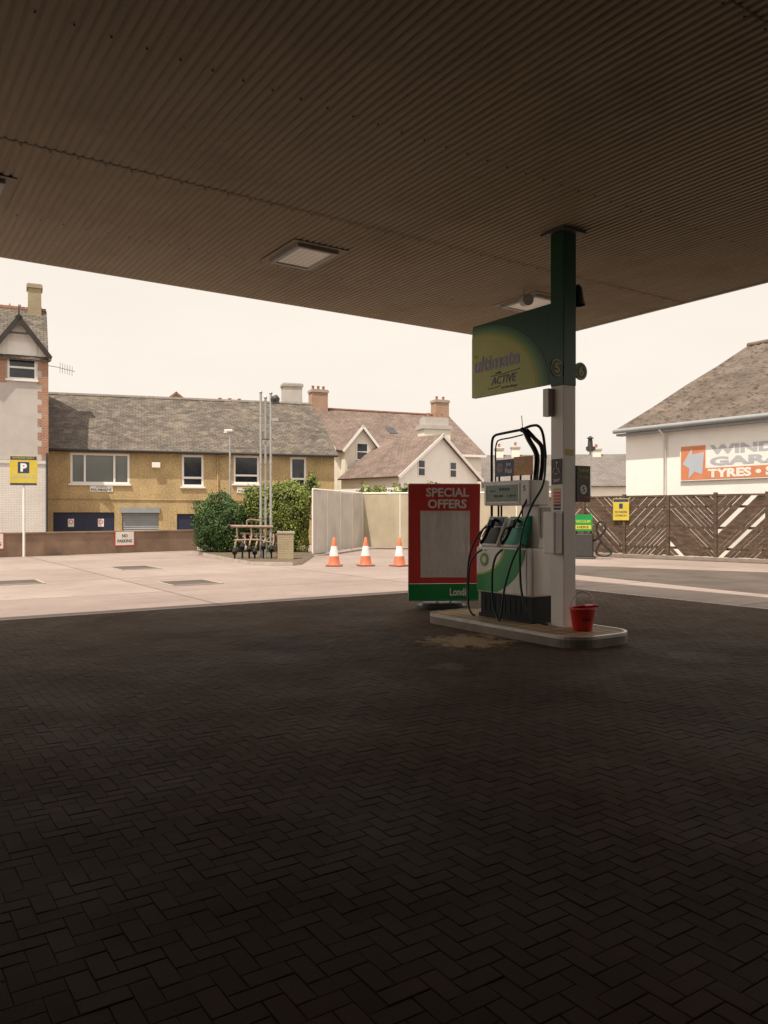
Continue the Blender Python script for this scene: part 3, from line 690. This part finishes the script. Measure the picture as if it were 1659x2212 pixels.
for k,(x,zt) in enumerate(XS):
    z=.30+.08*((k*2)%3); mb=MB(); mb.cyl((x,-.40,z),(x+.02,-.55,z-.12),.07,.08,12); mb.cyl((x,-.42,-.02),(x,-.42,z),.03,n=8); mb.ball((x,-.46,z-.05),.085,.085,.08,10,8); mb.obj('valve',vp,'blackp')
mb=MB(); mb.cyl((-1.22,-.1,1.04),(-1.15,-.1,1.04),.09); mb.obj('end_cap',vp,'blackp')
for a_ in((.42,0,.9,.05),(.34,.1,.8,.04)):
    mb=MB(); mb.cyl((a_[0],a_[1],0),(a_[0],a_[1],a_[2]),a_[3],n=12); mb.obj('standpipe',vp,'rust')
pr=T('brick_pier','short brick pier with concrete cap beside vent pipes','brick pier',(-3.17,25.4,.10),.1)
mb=MB(); mb.box(-.25,.25,-.25,.25,0,.82); mb.obj('brickwork',pr,'yelbrick'); mb=MB(); mb.box(-.27,.27,-.27,.27,.822,.88); mb.obj('cap',pr,'concrete')

def pole(name,label,cat,x,y,hh,r=.045,head=True):
    t_=T(name,label,cat,(x,y,0),0)
    mb=MB(); mb.cyl((0,0,0),(0,0,hh),r,r*.8,12); mb.obj('post',t_,'steel')
    if head:
        mb=MB(); mb.box(-.22,.12,-.1,.1,hh,hh+.10); mb.box(-.24,-.10,-.12,.12,hh-.06,hh-.002); mb.obj('camera_head',t_,'lgrey',.02)
    return t_
pole('camera_pole','slim pole carrying a white surveillance camera','camera pole',-6.3,32.2,4.9)
lp=pole('lamp_pole','dark post with lantern head beyond the timber fence','lamp post',8.75,33.4,4.2,.05,False)
mb=MB(); mb.cyl((0,0,4.2),(0,0,4.75),.13,.09,10); mb.cyl((0,0,4.75),(0,0,4.85),.17,.03,10); mb.box(-.16,.2,-.1,.1,4.25,4.4); mb.obj('lantern',lp,'dgrey')

# ================================================================ low wall + signs
A43=math.atan2(.694,.72)
lw=T('low_wall','low brown rendered boundary wall with stone coping','wall',(-13.8,28.3,0),A43)
mb=MB(); mb.box(-5,8.0,0,.22,0,.80); mb.obj('wall_body',lw,'lowwall')
mb=MB()
for k in range(13): mb.box(-5+k+.005,-4+k-.005,-.03,.25,.802,.87)
mb.obj('coping',lw,'lowwall',.006)
def nopark(t0,t1):
    s_=T('no_parking_sign','white no parking notice with red border on wall','sign',(-13.8+.72*t0,28.3+.694*t0,.27),A43,'no parking notices')
    w_=t1-t0
    mb=MB(); mb.box(0,w_,-.03,-.005,0,.60); mb.obj('plate',s_,'red',.004)
    mb=MB(); mb.box(.03,w_-.03,-.034,-.0305,.03,.57); mb.obj('face',s_,'white')
    text(s_,'NO',w_*.36,w_*.64,.33,.47,-.035,'dgrey',bold=.03); text(s_,'PARKING',w_*.12,w_*.88,.13,.26,-.035,'dgrey',bold=.03)
nopark(4.30,5.12); nopark(-.72,.12)
ps=T('parking_sign','yellow and blue parking notice on white post','sign',(-13.0,28.4,0),.25)
mb=MB(); mb.cyl((0,.04,0),(0,.04,3.6),.045,n=14); mb.obj('post',ps,'white')
mb=MB(); mb.box(-.46,.46,-.03,-.008,2.58,3.64); mb.obj('plate',ps,'yellow',.004)
for b_ in((-.44,.44,3.50,3.62),(-.19,.19,3.02,3.42),(-.44,.44,2.59,2.66)):
    mb=MB(); mb.box(b_[0],b_[1],-.035,-.031,b_[2],b_[3]); mb.obj('blue_field',ps,'navy')
text(ps,'P',-.10,.12,3.07,3.37,-.036,'white',bold=.05); text(ps,'PATRONS ONLY',-.36,.36,3.54,3.59,-.036,'gold'); text(ps,'NO PARKING',-.38,.38,2.84,2.95,-.032,'signgrey',bold=.02)

# ================================================================ tan terraced building
A17=math.atan2(.291,.957)
tb=T('terraced_building','ochre pebbledash two storey building with slate roof','building',(-15.34,36.0,0),A17)
EZ=4.56
holes=[(.93,3.52,2.95,4.36),(5.91,6.93,2.86,4.38),(8.36,9.6,3.02,4.40),(11.15,11.96,2.9,4.38),(.19,2.85,0,1.62),(3.18,4.84,0,1.78),(5.68,7.2,0,1.55)]
mb=MB(); wall(mb,-1,13.4,0,EZ,holes)
mb.add([(13.4,0,0),(13.4,0,EZ),(13.4,6,7.75),(13.4,12,EZ),(13.4,12,0)],[(0,1,2,3,4)])
mb.quad((-1,12,0),(13.4,12,0),(13.4,12,EZ),(-1,12,EZ)); mb.quad((-1,0,0),(-1,12,0),(-1,12,EZ),(-1,0,EZ))
mb.obj('wall',tb,'tan',recalc=False)
mb=MB(); mb.slab((-2,-.28,EZ-.06),(13.55,-.28,EZ-.06),(13.55,6,7.9),(-2,6,7.9),.08); mb.slab((13.55,12.2,EZ-.06),(-2,12.2,EZ-.06),(-2,6,7.9),(13.55,6,7.9),.08); rf=mb.obj('roof',tb,'slate')
mb=MB()
for k in range(34): mb.box(-2+k*.453,-2+k*.453+.44,5.86,6.14,7.86+U(-.01,.01),7.97)
mb.obj('ridge_tiles',rf,'concrete')
mb=MB(); mb.tube([(-1,-.33,EZ-.06),(13.5,-.33,EZ-.10)],.06,8,smooth=False); mb.box(-1,13.4,-.26,-.01,EZ-.14,EZ-.10); mb.obj('gutter',tb,'dgrey')
window(tb,.93,3.52,2.95,4.36,mull=(.24,.74),fw=.09,glass='glassblind',proud=.05)
window(tb,5.91,6.93,2.86,4.38,trans=(.28,),fw=.10,proud=.03); window(tb,8.36,9.6,3.02,4.40,fw=.09,trans=(.3,),proud=.03); window(tb,11.15,11.96,2.9,4.38,fw=.10,trans=(.27,),proud=.03)
mb=MB()
for k in range(2): mb.box(.19+k*1.33,.19+k*1.33+1.325,.08,.12,0,1.62)
gd=mb.obj('garage_door',tb,'blue')
for x in(.95,2.25):
    mb=MB(); mb.box(x-.13,x+.13,.07,.078,.95,1.32); mb.obj('notice',gd,'white'); mb=MB(); mb.cyl((x,.069,1.18),(x,.066,1.18),.10,n=20); mb.cyl((x,.0655,1.18),(x,.064,1.18),.07,n=20,mi=1); mb.obj('prohibition_symbol',gd,['red','white'])
mb=MB(); z=0
while z<1.6: mb.prism_yz([(.09,z),(.06,z+.05),(.09,z+.1)],3.18,4.84); z+=.1
mb.box(3.12,4.90,-.12,.12,1.60,1.85); mb.obj('roller_shutter',tb,'shutter')
mb=MB(); mb.box(5.68,7.2,.08,.12,0,1.55); mb.obj('door',tb,'blue')
for x0,x1 in((1.78,2.78),(8.52,9.55)):
    mb=MB(); mb.box(x0,x1,-.03,-.003,2.58,2.86); q=mb.obj('name_board',tb,'white'); text(q,'POLYMARINE',x0+.05,x1-.05,2.61,2.73,-.031,'navy',bold=.03); text(q,'INFLATABLE BOATS',x0+.25,x1-.25,2.77,2.83,-.031,'dgrey')
mb=MB(); mb.box(4.53,4.92,-.25,-.003,3.72,3.98); mb.obj('vent_box',tb,'white',.03)
mb=MB(); mb.tube([(.0,-.03,2.25),(6,-.03,2.22),(13.4,-.03,2.2)],.02,6); mb.obj('cable',tb,'tan')
mb=MB(); mb.tube([(7.6,-.05,0),(7.6,-.05,4.4)],.04,8,smooth=False); mb.obj('downpipe',tb,'tan')
def chimney(parent,x0,x1,y0,y1,z0,z1,mk,pots=2,cap='concrete',potm='redtile'):
    mb=MB(); mb.box(x0,x1,y0,y1,z0,z1-.2,0); mb.box(x0-.06,x1+.06,y0-.06,y1+.06,z1-.198,z1-.06,1); mb.box(x0-.02,x1+.02,y0-.02,y1+.02,z1-.058,z1,0)
    c=mb.obj('chimney',parent,[mk,cap])
    for k in range(pots):
        mb=MB(); x=x0+(x1-x0)*(k+.5)/pots; y=(y0+y1)/2
        mb.lathe([(.11,0),(.10,.05),(.085,.22),(.11,.25),(.11,.28),(.07,.28),(.07,.2)],(x,y,z1),12); mb.obj('chimney_pot',parent,potm)
    return c
chimney(rf,8.2,9.9,8.3,9.0,6.2,8.15,'redbrick',3); chimney(rf,11.9,13.0,6.4,7.2,7.2,9.15,'render',0)
pk=T('gabled_house','distant house with red tiled gable peak','house',(-13.2,50,0),.3)
mb=MB(); mb.prism([(-2.2,0),(2.2,0),(2.2,7.5),(0,9.15),(-2.2,7.5)],0,5); mb.obj('wall',pk,'cream'); mb=MB(); mb.slab((-2.5,-.2,7.3),(0,-.2,9.3),(0,5,9.3),(-2.5,5,7.3),.12); mb.slab((2.5,-.2,7.3),(0,-.2,9.3),(0,5,9.3),(2.5,5,7.3),.12); mb.obj('roof',pk,'redtile')

# ================================================================ left tall gabled building
lb=T('gabled_town_house','tall rendered house with brick quoins and pointed gable','house',(-14.72,34.5,0),math.radians(24.5))
hl=[(-1.61,-.47,7.37,8.3)]
mb=MB(); wall(mb,-9,0,3.9,8.3,hl); mb.obj('wall',lb,'render',recalc=False)
mb=MB(); mb.box(-9,.0,-.02,.3,0,3.719); mb.box(-9,-.0,-.06,.3,3.72,3.88); mb.obj('ground_floor_wall',lb,'paintbrick')
mb=MB(); mb.quad((0,0,0),(0,7,0),(0,7,8.3),(0,0,8.3)); mb.add([(0,0,8.3),(0,3.5,11.1),(0,7,8.3)],[(0,1,2)]); mb.quad((-9,7,0),(0,7,0),(0,7,8.3),(-9,7,8.3)); mb.obj('side_wall',lb,'redbrick')
mb=MB(); z=3.9; k=0
while z<8.3:
    w_=.42 if k%2 else .26
    mb.box(-w_,.012,-.02,.05,z,min(z+.3,8.3)); z+=.3; k+=1
mb.obj('brick_quoins',lb,'redbrick')
mb=MB(); mb.box(-2.1,-1.64,-.018,.05,7.2,8.3); mb.obj('brick_panel',lb,'redbrick')
mb=MB(); mb.box(-.46,-.43,-.017,.0-.001,7.3,8.3); mb.obj('window_reveal',lb,'upvc')
mb=MB(); mb.prism([(-2.45,8.302),(.12,8.302),(-1.16,9.85)],.0,.15); mb.obj('gable_wall',lb,'white')
mb=MB(); mb.box(-1.63,-.45,-.03,-.002,8.42,9.0)
for k in range(5): mb.box(-1.6+k*.24,-1.6+k*.24+.02,-.035,-.03,8.42,9.0)
mb.obj('gable_panel',lb,'upvc')
mb=MB(); mb.slab((-2.6,-.35,8.15),(-1.16,-.35,10.05),(-1.16,2.6,10.05),(-2.6,.8,8.15),.12); mb.slab((.15,-.35,8.4),(-1.16,-.35,10.05),(-1.16,2.6,10.05),(.15,.8,8.4),.12); mb.obj('gable_roof',lb,'slate')
mb=MB(); mb.slab((-2.6,-.42,8.1),(-1.16,-.42,10.10),(-1.16,-.36,10.10),(-2.6,-.36,8.1),.2); mb.slab((.17,-.42,8.36),(-1.16,-.42,10.10),(-1.16,-.36,10.10),(.17,-.36,8.36),.2); mb.cyl((-1.16,-.39,9.9),(-1.16,-.39,10.5),.04,.02,8); mb.box(-1.6,-.7,-.40,-.37,9.25,9.33); mb.obj('bargeboard',lb,'barge')
mb=MB(); mb.slab((-9,-.2,8.25),(.02,-.2,8.25),(.02,3.5,11.25),(-9,3.5,11.25),.1); mb.slab((.02,7.2,8.25),(-9,7.2,8.25),(-9,3.5,11.25),(.02,3.5,11.25),.1); r2=mb.obj('roof',lb,'slate')
mb=MB()
for k in range(20): mb.box(-9+k*.45,-9+k*.45+.44,3.4,3.6,11.2,11.33); mb.cyl((-9+k*.45+.22,3.5,11.33),(-9+k*.45+.22,3.5,11.45),.05,.02,6)
mb.obj('ridge_tiles',r2,'redtile')
chimney(r2,-.80,-.22,3.1,3.9,10.8,12.4,'yelbrick',0,'yelbrick')
window(lb,-1.61,-.47,7.37,8.42,mull=(),trans=(.5,),fw=.08)
mb=MB(); mb.tube([(0,.6,8.15),(.35,.5,8.1),(1.1,.2,7.9)],.012,6,smooth=False)
for k in range(6): mb.tube([(.5+k*.1,.30-.0,8.28-k*.03),(.5+k*.1,.5,7.85-k*.02)],.008,5,smooth=False)
mb.obj('aerial',lb,'dgrey')
mb=MB(); mb.tube([(-.05,-.06,0),(-.05,-.06,4.2)],.045,8,smooth=False); mb.obj('downpipe',lb,'dgrey')

# ================================================================ background houses
ha=T('cream_house','cream rendered house with red brown tiled roof','house',(-2.98,50,0),math.radians(24))
LA=10.6
mb=MB(); wh=[(1.05,1.78,3.1,4.0),(4.2,5.0,3.3,4.5)]
wall(mb,0,LA,0,5.67,wh); mb.add([(0,0,0),(0,10,0),(0,10,5.67),(0,5,8.75),(0,0,5.67)],[(0,1,2,3,4)]); mb.add([(LA,0,0),(LA,10,0),(LA,10,5.67),(LA,5,8.75),(LA,0,5.67)],[(0,1,2,3,4)])
mb.quad((0,10,0),(LA,10,0),(LA,10,5.67),(0,10,5.67)); mb.obj('wall',ha,'cream',recalc=False)
mb=MB(); mb.slab((-.2,-.3,5.6),(LA+.2,-.3,5.6),(LA+.2,5,8.87),(-.2,5,8.87),.1); mb.slab((LA+.2,10.3,5.6),(-.2,10.3,5.6),(-.2,5,8.87),(LA+.2,5,8.87),.1); ra=mb.obj('roof',ha,'tile')
mb=MB(); mb.slab((-.26,-.34,5.62),(-.2,-.34,5.62),(-.2,5,8.93),(-.26,5,8.93),.3); mb.slab((-.26,10.34,5.62),(-.2,10.34,5.62),(-.2,5,8.93),(-.26,5,8.93),.3); mb.obj('bargeboard',ha,'upvc')
mb=MB(); mb.box(2.7,LA+.2,-.38,-.31,5.42,5.58); mb.obj('gutter',ha,'upvc')
# projecting gabled bay
mb=MB(); mb.prism([(.25,0),(2.55,0),(2.55,5.75),(1.40,7.0),(.25,5.75)],-.7,2.2,0); mb.obj('bay_wall',ha,'cream')
mb=MB(); mb.slab((.02,-.95,5.55),(1.40,-.95,7.15),(1.40,2.4,7.15),(.02,.4,5.55),.1,0); mb.slab((2.78,-.95,5.55),(1.40,-.95,7.15),(1.40,2.4,7.15),(2.78,.4,5.55),.1,0); dr=mb.obj('bay_roof',ha,'tile')
mb=MB(); mb.slab((-.02,-1.0,5.5),(1.40,-1.0,7.18),(1.40,-.955,7.18),(-.02,-.955,5.5),.16); mb.slab((2.82,-1.0,5.5),(1.40,-1.0,7.18),(1.40,-.955,7.18),(2.82,-.955,5.5),.16); mb.obj('bay_bargeboard',dr,'upvc')
mb=MB(); mb.box(1.0,1.85,-.74,-.702,4.95,6.05); ws=mb.obj('bay_window',ha,'upvc')
for z0,z1 in((5.02,5.45),(5.52,5.98)):
    mb=MB(); mb.box(1.09,1.76,-.746,-.741,z0,z1); mb.obj('pane',ws,'glass')
mb=MB(); mb.box(1.0,1.85,-.74,-.702,3.0,4.05); ws=mb.obj('bay_window',ha,'upvc')
for z0,z1 in((3.07,3.5),(3.56,3.98)):
    mb=MB(); mb.box(1.09,1.76,-.746,-.741,z0,z1); mb.obj('pane',ws,'glass')
window(ha,4.2,5.0,3.3,4.5,trans=(.5,))
mb=MB(); mb.slab((4.6,2.0,7.07),(5.2,2.0,7.07),(5.2,2.8,7.56),(4.6,2.8,7.56),.04); mb.obj('skylight',ra,'glass')
chimney(ra,-.1,1.05,4.6,5.4,8.2,10.15,'orbrick',3); chimney(ra,9.5,10.6,4.6,5.4,8.2,10.0,'orbrick',2)
mb=MB(); mb.box(1.1,LA-1.2,4.9,5.1,8.86,8.96); mb.obj('ridge_tiles',ra,'redtile')

hb=T('gable_cottage','white gabled cottage with small windows and tile roof','house',(.86,45,0),math.radians(44.5))
GW=7.1; ez=3.85; az=6.3
mb=MB(); wall(mb,0,GW,0,ez,[])
mb.add([(0,0,ez),(GW,0,ez),(GW/2,0,az)],[(0,1,2)]); mb.quad((0,0,0),(0,5,0),(0,5,ez),(0,0,ez)); mb.quad((GW,0,0),(GW,5,0),(GW,5,ez),(GW,0,ez)); mb.obj('wall',hb,'whitewall',recalc=False)
mb=MB(); q=(az-ez)/(GW/2); e=.3
mb.slab((-e,-.25,ez-e*q+.05),(GW/2,-.25,az+.05),(GW/2,5,az+.05),(-e,5,ez-e*q+.05),.1); mb.slab((GW+e,-.25,ez-e*q+.05),(GW/2,-.25,az+.05),(GW/2,5,az+.05),(GW+e,5,ez-e*q+.05),.1); rb=mb.obj('roof',hb,'tile')
mb=MB(); mb.slab((-e-.05,-.3,ez-e*q+.04),(GW/2,-.3,az+.09),(GW/2,-.26,az+.09),(-e-.05,-.26,ez-e*q+.04),.18); mb.slab((GW+e+.05,-.3,ez-e*q+.04),(GW/2,-.3,az+.09),(GW/2,-.26,az+.09),(GW+e+.05,-.26,ez-e*q+.04),.18); mb.obj('bargeboard',hb,'upvc')
for a,b in((1.55,2.2),(4.4,5.05)):
    mb=MB(); mb.box(a,b,-.03,-.004,3.75,4.75); q_=mb.obj('window',hb,'upvc')
    for z0,z1 in((3.82,4.22),(4.29,4.68)):
        mb=MB(); mb.box(a+.07,b-.07,-.036,-.031,z0,z1); mb.obj('pane',q_,'glass')
st=T('rendered_chimney_stack','broad white chimney stack with stone ledge','chimney stack',(3.2,50.2,0),math.radians(20))
mb=MB(); mb.box(-.9,.9,-.5,.6,0,6.9); mb.obj('stack',st,'cream'); mb=MB(); mb.box(-1.0,1.0,-.6,.7,6.902,7.15); mb.box(-.8,.8,-.45,.5,7.152,7.65); mb.obj('ledge',st,'render')
for x in(-.4,.1,.5):
    mb=MB(); mb.lathe([(.13,0),(.10,.22),(.12,.3)],(x,0,7.65),10); mb.obj('chimney_pot',st,'redtile')
hc=T('gable_house','pale house with dark tiled gable roof','house',(2.4,56,0),math.radians(20))
mb=MB(); mb.prism([(0,0),(4.3,0),(4.3,5.5),(2.15,7.6),(0,5.5)],0,6); mb.obj('wall',hc,'cream'); mb=MB(); mb.slab((-.3,-.3,5.3),(2.15,-.3,7.75),(2.15,6,7.75),(-.3,6,5.3),.14); mb.slab((4.6,-.3,5.3),(2.15,-.3,7.75),(2.15,6,7.75),(4.6,6,5.3),.14); mb.obj('roof',hc,'tile')
mb=MB(); mb.box(2.6,3.1,-.05,-.003,5.3,6.2); mb.obj('window',hc,'glass')
hr=T('row_of_cottages','low terrace with long grey slate roof','house',(6.9,56,0),math.radians(-6))
mb=MB(); mb.box(-.2,14,0,6,0,3.6); mb.prism_yz([(0,3.6),(6,3.6),(3,5.8)],-.2,14); mb.obj('wall',hr,'cream'); mb=MB(); mb.slab((-.4,-.3,3.5),(14,-.3,3.5),(14,3,5.95),(-.4,3,5.95),.1); mb.slab((14,6.3,3.5),(-.4,6.3,3.5),(-.4,3,5.95),(14,3,5.95),.1); rr_=mb.obj('roof',hr,'slate2')
mb=MB(); mb.box(-1.2,-.25,.5,4,0,4.6); mb.obj('brick_end_wall',hr,'redbrick')
chimney(rr_,1.1,1.7,2.7,3.4,5.4,6.5,'cream',1); chimney(rr_,2.3,2.9,2.7,3.4,5.4,6.6,'cream',1); chimney(rr_,8.2,8.8,2.7,3.4,5.4,6.4,'cream',1)

# ================================================================ hoarding
hd_=T('panel_hoarding','pale grey sheet hoarding with steel posts','hoarding',(0,0,0),0)
def fence_run(a,b,n,mk,zt,zb):
    a=Vector((*a,0)); b=Vector((*b,0)); d=(b-a); Ln=d.length; d.normalize(); nn=Vector((-d.y,d.x,0))
    for k in range(n):
        p=a+d*(Ln*k/n+.03); q=a+d*(Ln*(k+1)/n-.03)
        mb=MB(); vs=[]
        for z in(zb,zt-.05):
            for pp,s in((p,-.02),(q,-.02),(q,.02),(p,.02)): vs.append((pp.x+nn.x*s,pp.y+nn.y*s,z))
        mb.add(vs,[(0,3,2,1),(4,5,6,7),(0,1,5,4),(1,2,6,5),(2,3,7,6),(3,0,4,7)]); mb.obj('panel',hd_,mk)
    for k in range(n+1):
        p=a+d*(Ln*k/n); mb=MB(); mb.cyl((p.x,p.y,0),(p.x,p.y,zt-.03),.03,n=8); mb.obj('post',hd_,'upvc')
    mb=MB(); mb.tube([a+Vector((0,0,zt)),b+Vector((0,0,zt))],.035,8,smooth=False); mb.obj('top_rail',hd_,'upvc')
fence_run((-2.62,28.9),(-.96,35.0),4,'hoard',2.46,.08)
fence_run((-.94,35.05),(7.3,33.2),5,'hoardtan',2.46,.08)

# ================================================================ timber fence
AF=math.atan2(-.697,.717)
tf=T('timber_fence','weathered brown timber fence with diagonal chevron slats','fence',(6.3,30.5,0),AF)
def clip(poly,f):
    out=[]
    for i in range(len(poly)):
        a,b=poly[i],poly[(i+1)%len(poly)]; fa,fb=f(a),f(b)
        if fa>=0: out.append(a)
        if (fa>=0)!=(fb>=0):
            t_=fa/(fa-fb); out.append((a[0]+(b[0]-a[0])*t_,a[1]+(b[1]-a[1])*t_))
    return out
npan=7; pw=1.62; zt=2.14; zb=.10
for k in range(npan):
    x0=k*pw+.06; x1=(k+1)*pw-.06; mb=MB(); s=1 if k%2 else -1; c=-13.0
    while c<16:
        g=U(.130,.156)
        if R()>.02:
            P=[(x0,zb+U(0,.05)),(x1,zb+U(0,.05)),(x1,zt),(x0,zt)]; sl=U(.994,1.006)
            P=clip(P,lambda p:(p[0]*s+p[1]*sl)-c); P=clip(P,lambda p:c+g-(p[0]*s+p[1]*sl)) if P else P
            if len(P)>2: yy=U(-.012,.010); mb.prism(P,-.012+yy,.012+yy)
        c+=.160
    mb.box(x0,x1,.035,.07,.35,.43); mb.box(x0,x1,.035,.07,1.05,1.13); mb.box(x0,x1,.035,.07,1.75,1.83); mb.box(x0-.0,x1,-.03,.05,zt+.002,zt+.06)
    mb.obj('fence_panel',tf,'wood')
for k in range(npan+1):
    hh_=zt+U(.05,.18); mb=MB(); mb.box(k*pw-.055,k*pw+.055,-.06,.06,0,hh_); mb.obj('post',tf,'wood',.006)
mb=MB(); mb.box(-.5,11.5,-.25,-.10,0,.12); mb.obj('gravel_board',tf,'islside',.01)
ys=T('yellow_notice','yellow notice with blue header fixed to timber fence','sign',(6.3+.717*2.85,30.5-.697*2.85,1.32),AF)
mb=MB(); mb.box(0,.62,-.10,-.08,0,.78); mb.obj('plate',ys,'yellow',.003)
for b_ in((.02,.60,.66,.76),(.24,.38,.42,.6)):
    mb=MB(); mb.box(b_[0],b_[1],-.104,-.101,b_[2],b_[3]); mb.obj('blue_field',ys,'navy')
text(ys,'NO PARKING',.08,.54,.26,.34,-.102,'navy'); text(ys,'CUSTOMERS ONLY',.08,.54,.14,.2,-.102,'navy')
mb=MB(); mb.box(.1,.52,-.08,-.03,.3,.4); mb.obj('bracket',ys,'dgrey')

vu=T('vacuum_machine','forecourt vacuum with green and yellow sign','vacuum machine',(7.0,27.6,0),-.35)
mb=MB(); mb.box(-.32,.32,-.2,.25,.05,.85); mb.box(-.4,.4,-.3,.3,-.01,.05); mb.obj('cabinet',vu,'dgrey',.02)
mb=MB(); mb.box(-.32,.32,-.24,-.20,.95,1.52); mb.obj('sign_plate',vu,'green2',.005); mb=MB(); mb.box(-.28,.28,-.245,-.241,1.02,1.16); mb.obj('yellow_strip',vu,'yellow')
text(vu,'VACUUM',-.25,.25,1.24,1.34,-.2415,'gold',bold=.02); text(vu,'HERE',-.2,.2,1.05,1.13,-.246,'green')
for x in(-.25,.25):
    mb=MB(); mb.cyl((x,0,.85),(x,0,1.5),.03); mb.obj('upright',vu,'dgrey')
mb=MB(); mb.tube([(.32,0,.6),(.55,-.1,.75),(.75,-.15,1.05),(.62,-.1,1.3),(.45,-.1,1.1),(.6,-.15,.6),(.95,-.2,.25),(.75,-.25,.10),(.45,-.25,.2),(.6,-.22,.6)],.035,8); mb.obj('hose',vu,'rubber')

# ================================================================ garage
ga=T('garage_building','white walled garage shed with mossy corrugated roof','building',(9.53,31.0,0),F2)
GL=24
mb=MB(); mb.box(0,GL,0,17,0,4.75); mb.prism_yz([(0,4.75),(17,4.75),(8.7,9.0)],0,GL); mb.obj('wall',ga,'whitewall')
mb=MB(); x=-.25; prof=[]
while x<GL:
    for k in range(4): prof.append((x+k*.045*2, .03*math.sin(k*math.pi/2)))
    x+=.36
def rfs(ya,za,yb,zb_):
    o=len(mb.v); n=len(prof); st_=4
    for j in range(st_+1):
        t_=j/st_
        for px,pz in prof: mb.v.append((px,ya+(yb-ya)*t_,za+(zb_-za)*t_+pz-(.04*(j%2))))
    for j in range(st_):
        for i in range(n-1): mb.f.append((o+j*n+i,o+j*n+i+1,o+(j+1)*n+i+1,o+(j+1)*n+i)); mb.m.append(0); mb.sm.append(False)
rfs(-.35,4.85,8.7,9.22); rfs(17.3,4.85,8.7,9.22)
mb.obj('roof',ga,'mossroof',recalc=False)
mb=MB(); mb.tube([(-.2,8.7,9.25),(GL,8.7,9.25)],.12,8,smooth=False); mb.obj('ridge_capping',ga,'mossroof')
mb=MB(); mb.tube([(-.25,-.42,4.78),(GL,-.42,4.74)],.09,8,smooth=False); mb.box(-.2,GL,-.34,-.01,4.60,4.68); mb.obj('gutter',ga,'shutter')
mb=MB(); mb.tube([(1.87,-.42,4.68),(1.87,-.10,4.4),(1.87,-.10,0)],.05,8,smooth=False); mb.obj('downpipe',ga,'lgrey')
gs=T('garage_sign','white and orange tyre garage name board on wall','sign',(9.53+2.5*math.cos(F2),31+2.5*math.sin(F2),2.74),F2)
mb=MB(); mb.box(0,5.9,-.08,-.004,0,1.30); mb.obj('board',gs,'upvc',.005)
for b_ in((.05,1.05,.04,1.26),(1.054,5.85,.04,.44)):
    mb=MB(); mb.box(b_[0],b_[1],-.086,-.081,b_[2],b_[3]); mb.obj('orange_field',gs,'orangesign')
mb=MB(); mb.prism([(.12,.62),(.50,1.18),(.52,.95),(1.0,1.02),(.92,.22),(.62,.32),(.36,.08),(.40,.45)],-.091,-.087); mb.obj('arrow_emblem',gs,'arrow')
text(gs,'WINDSOR',1.22,5.3,.90,1.24,-.082,'signgrey',bold=.05); text(gs,'GARAGE',1.22,5.2,.50,.82,-.082,'signgrey',bold=.05); text(gs,'TYRES \u2022 SERVICE',1.15,5.4,.09,.40,-.088,'white',bold=.05)

# ================================================================ light, world, camera
hx,hy=.565,.825; EL=math.radians(64)
sd=bpy.data.lights.new('sun','SUN'); sd.energy=5.0; sd.angle=math.radians(.6); sd.color=(1,.90,.76)
so=bpy.data.objects.new('sun',sd); COL.objects.link(so)
so.rotation_euler=Vector((hx*math.cos(EL),hy*math.cos(EL),-math.sin(EL))).to_track_quat('-Z','Y').to_euler(); so.location=(0,0,30)
wd=bpy.data.worlds.new('World'); scene.world=wd; wd.use_nodes=True; t=wd.node_tree
bg=t.nodes['Background']; sk=t.nodes.new('ShaderNodeTexSky'); sk.sky_type='NISHITA'; sk.sun_disc=False; sk.sun_elevation=EL; sk.sun_rotation=math.atan2(-hx,-hy)
sk.dust_density=4; sk.air_density=1
hsv=t.nodes.new('ShaderNodeHueSaturation'); hsv.inputs['Saturation'].default_value=.15; t.links.new(sk.outputs[0],hsv.inputs['Color'])
wm=mixn(t,1.0,hsv.outputs[0],(1,.91,.80),'MULTIPLY')
cl=ramp(t,noise(t,2.2,5,.6,coord='Generated',stretch=(1,1,3)),.35,.7)
t.links.new(wm,bg.inputs['Color']); bg.inputs['Strength'].default_value=.05
bg2=t.nodes.new('ShaderNodeBackground'); bg2.inputs['Strength'].default_value=1.0
t.links.new(mixn(t,cl,(.79,.715,.63),(.84,.765,.68)),bg2.inputs['Color'])
ad=t.nodes.new('ShaderNodeAddShader'); t.links.new(bg.outputs[0],ad.inputs[0]); t.links.new(bg2.outputs[0],ad.inputs[1]); t.links.new(ad.outputs[0],t.nodes['World Output'].inputs['Surface'])
cd=bpy.data.cameras.new('camera'); cam=bpy.data.objects.new('camera',cd); COL.objects.link(cam); scene.camera=cam
cam.location=(0,0,1.55); cam.rotation_euler=(math.pi/2,0,0)
cd.sensor_fit='HORIZONTAL'; cd.sensor_width=36; cd.lens=36.9; cd.shift_y=.0024; cd.clip_end=2500; cd.clip_start=.05
scene.view_settings.view_transform='Standard'; scene.view_settings.look='None'; scene.view_settings.exposure=0
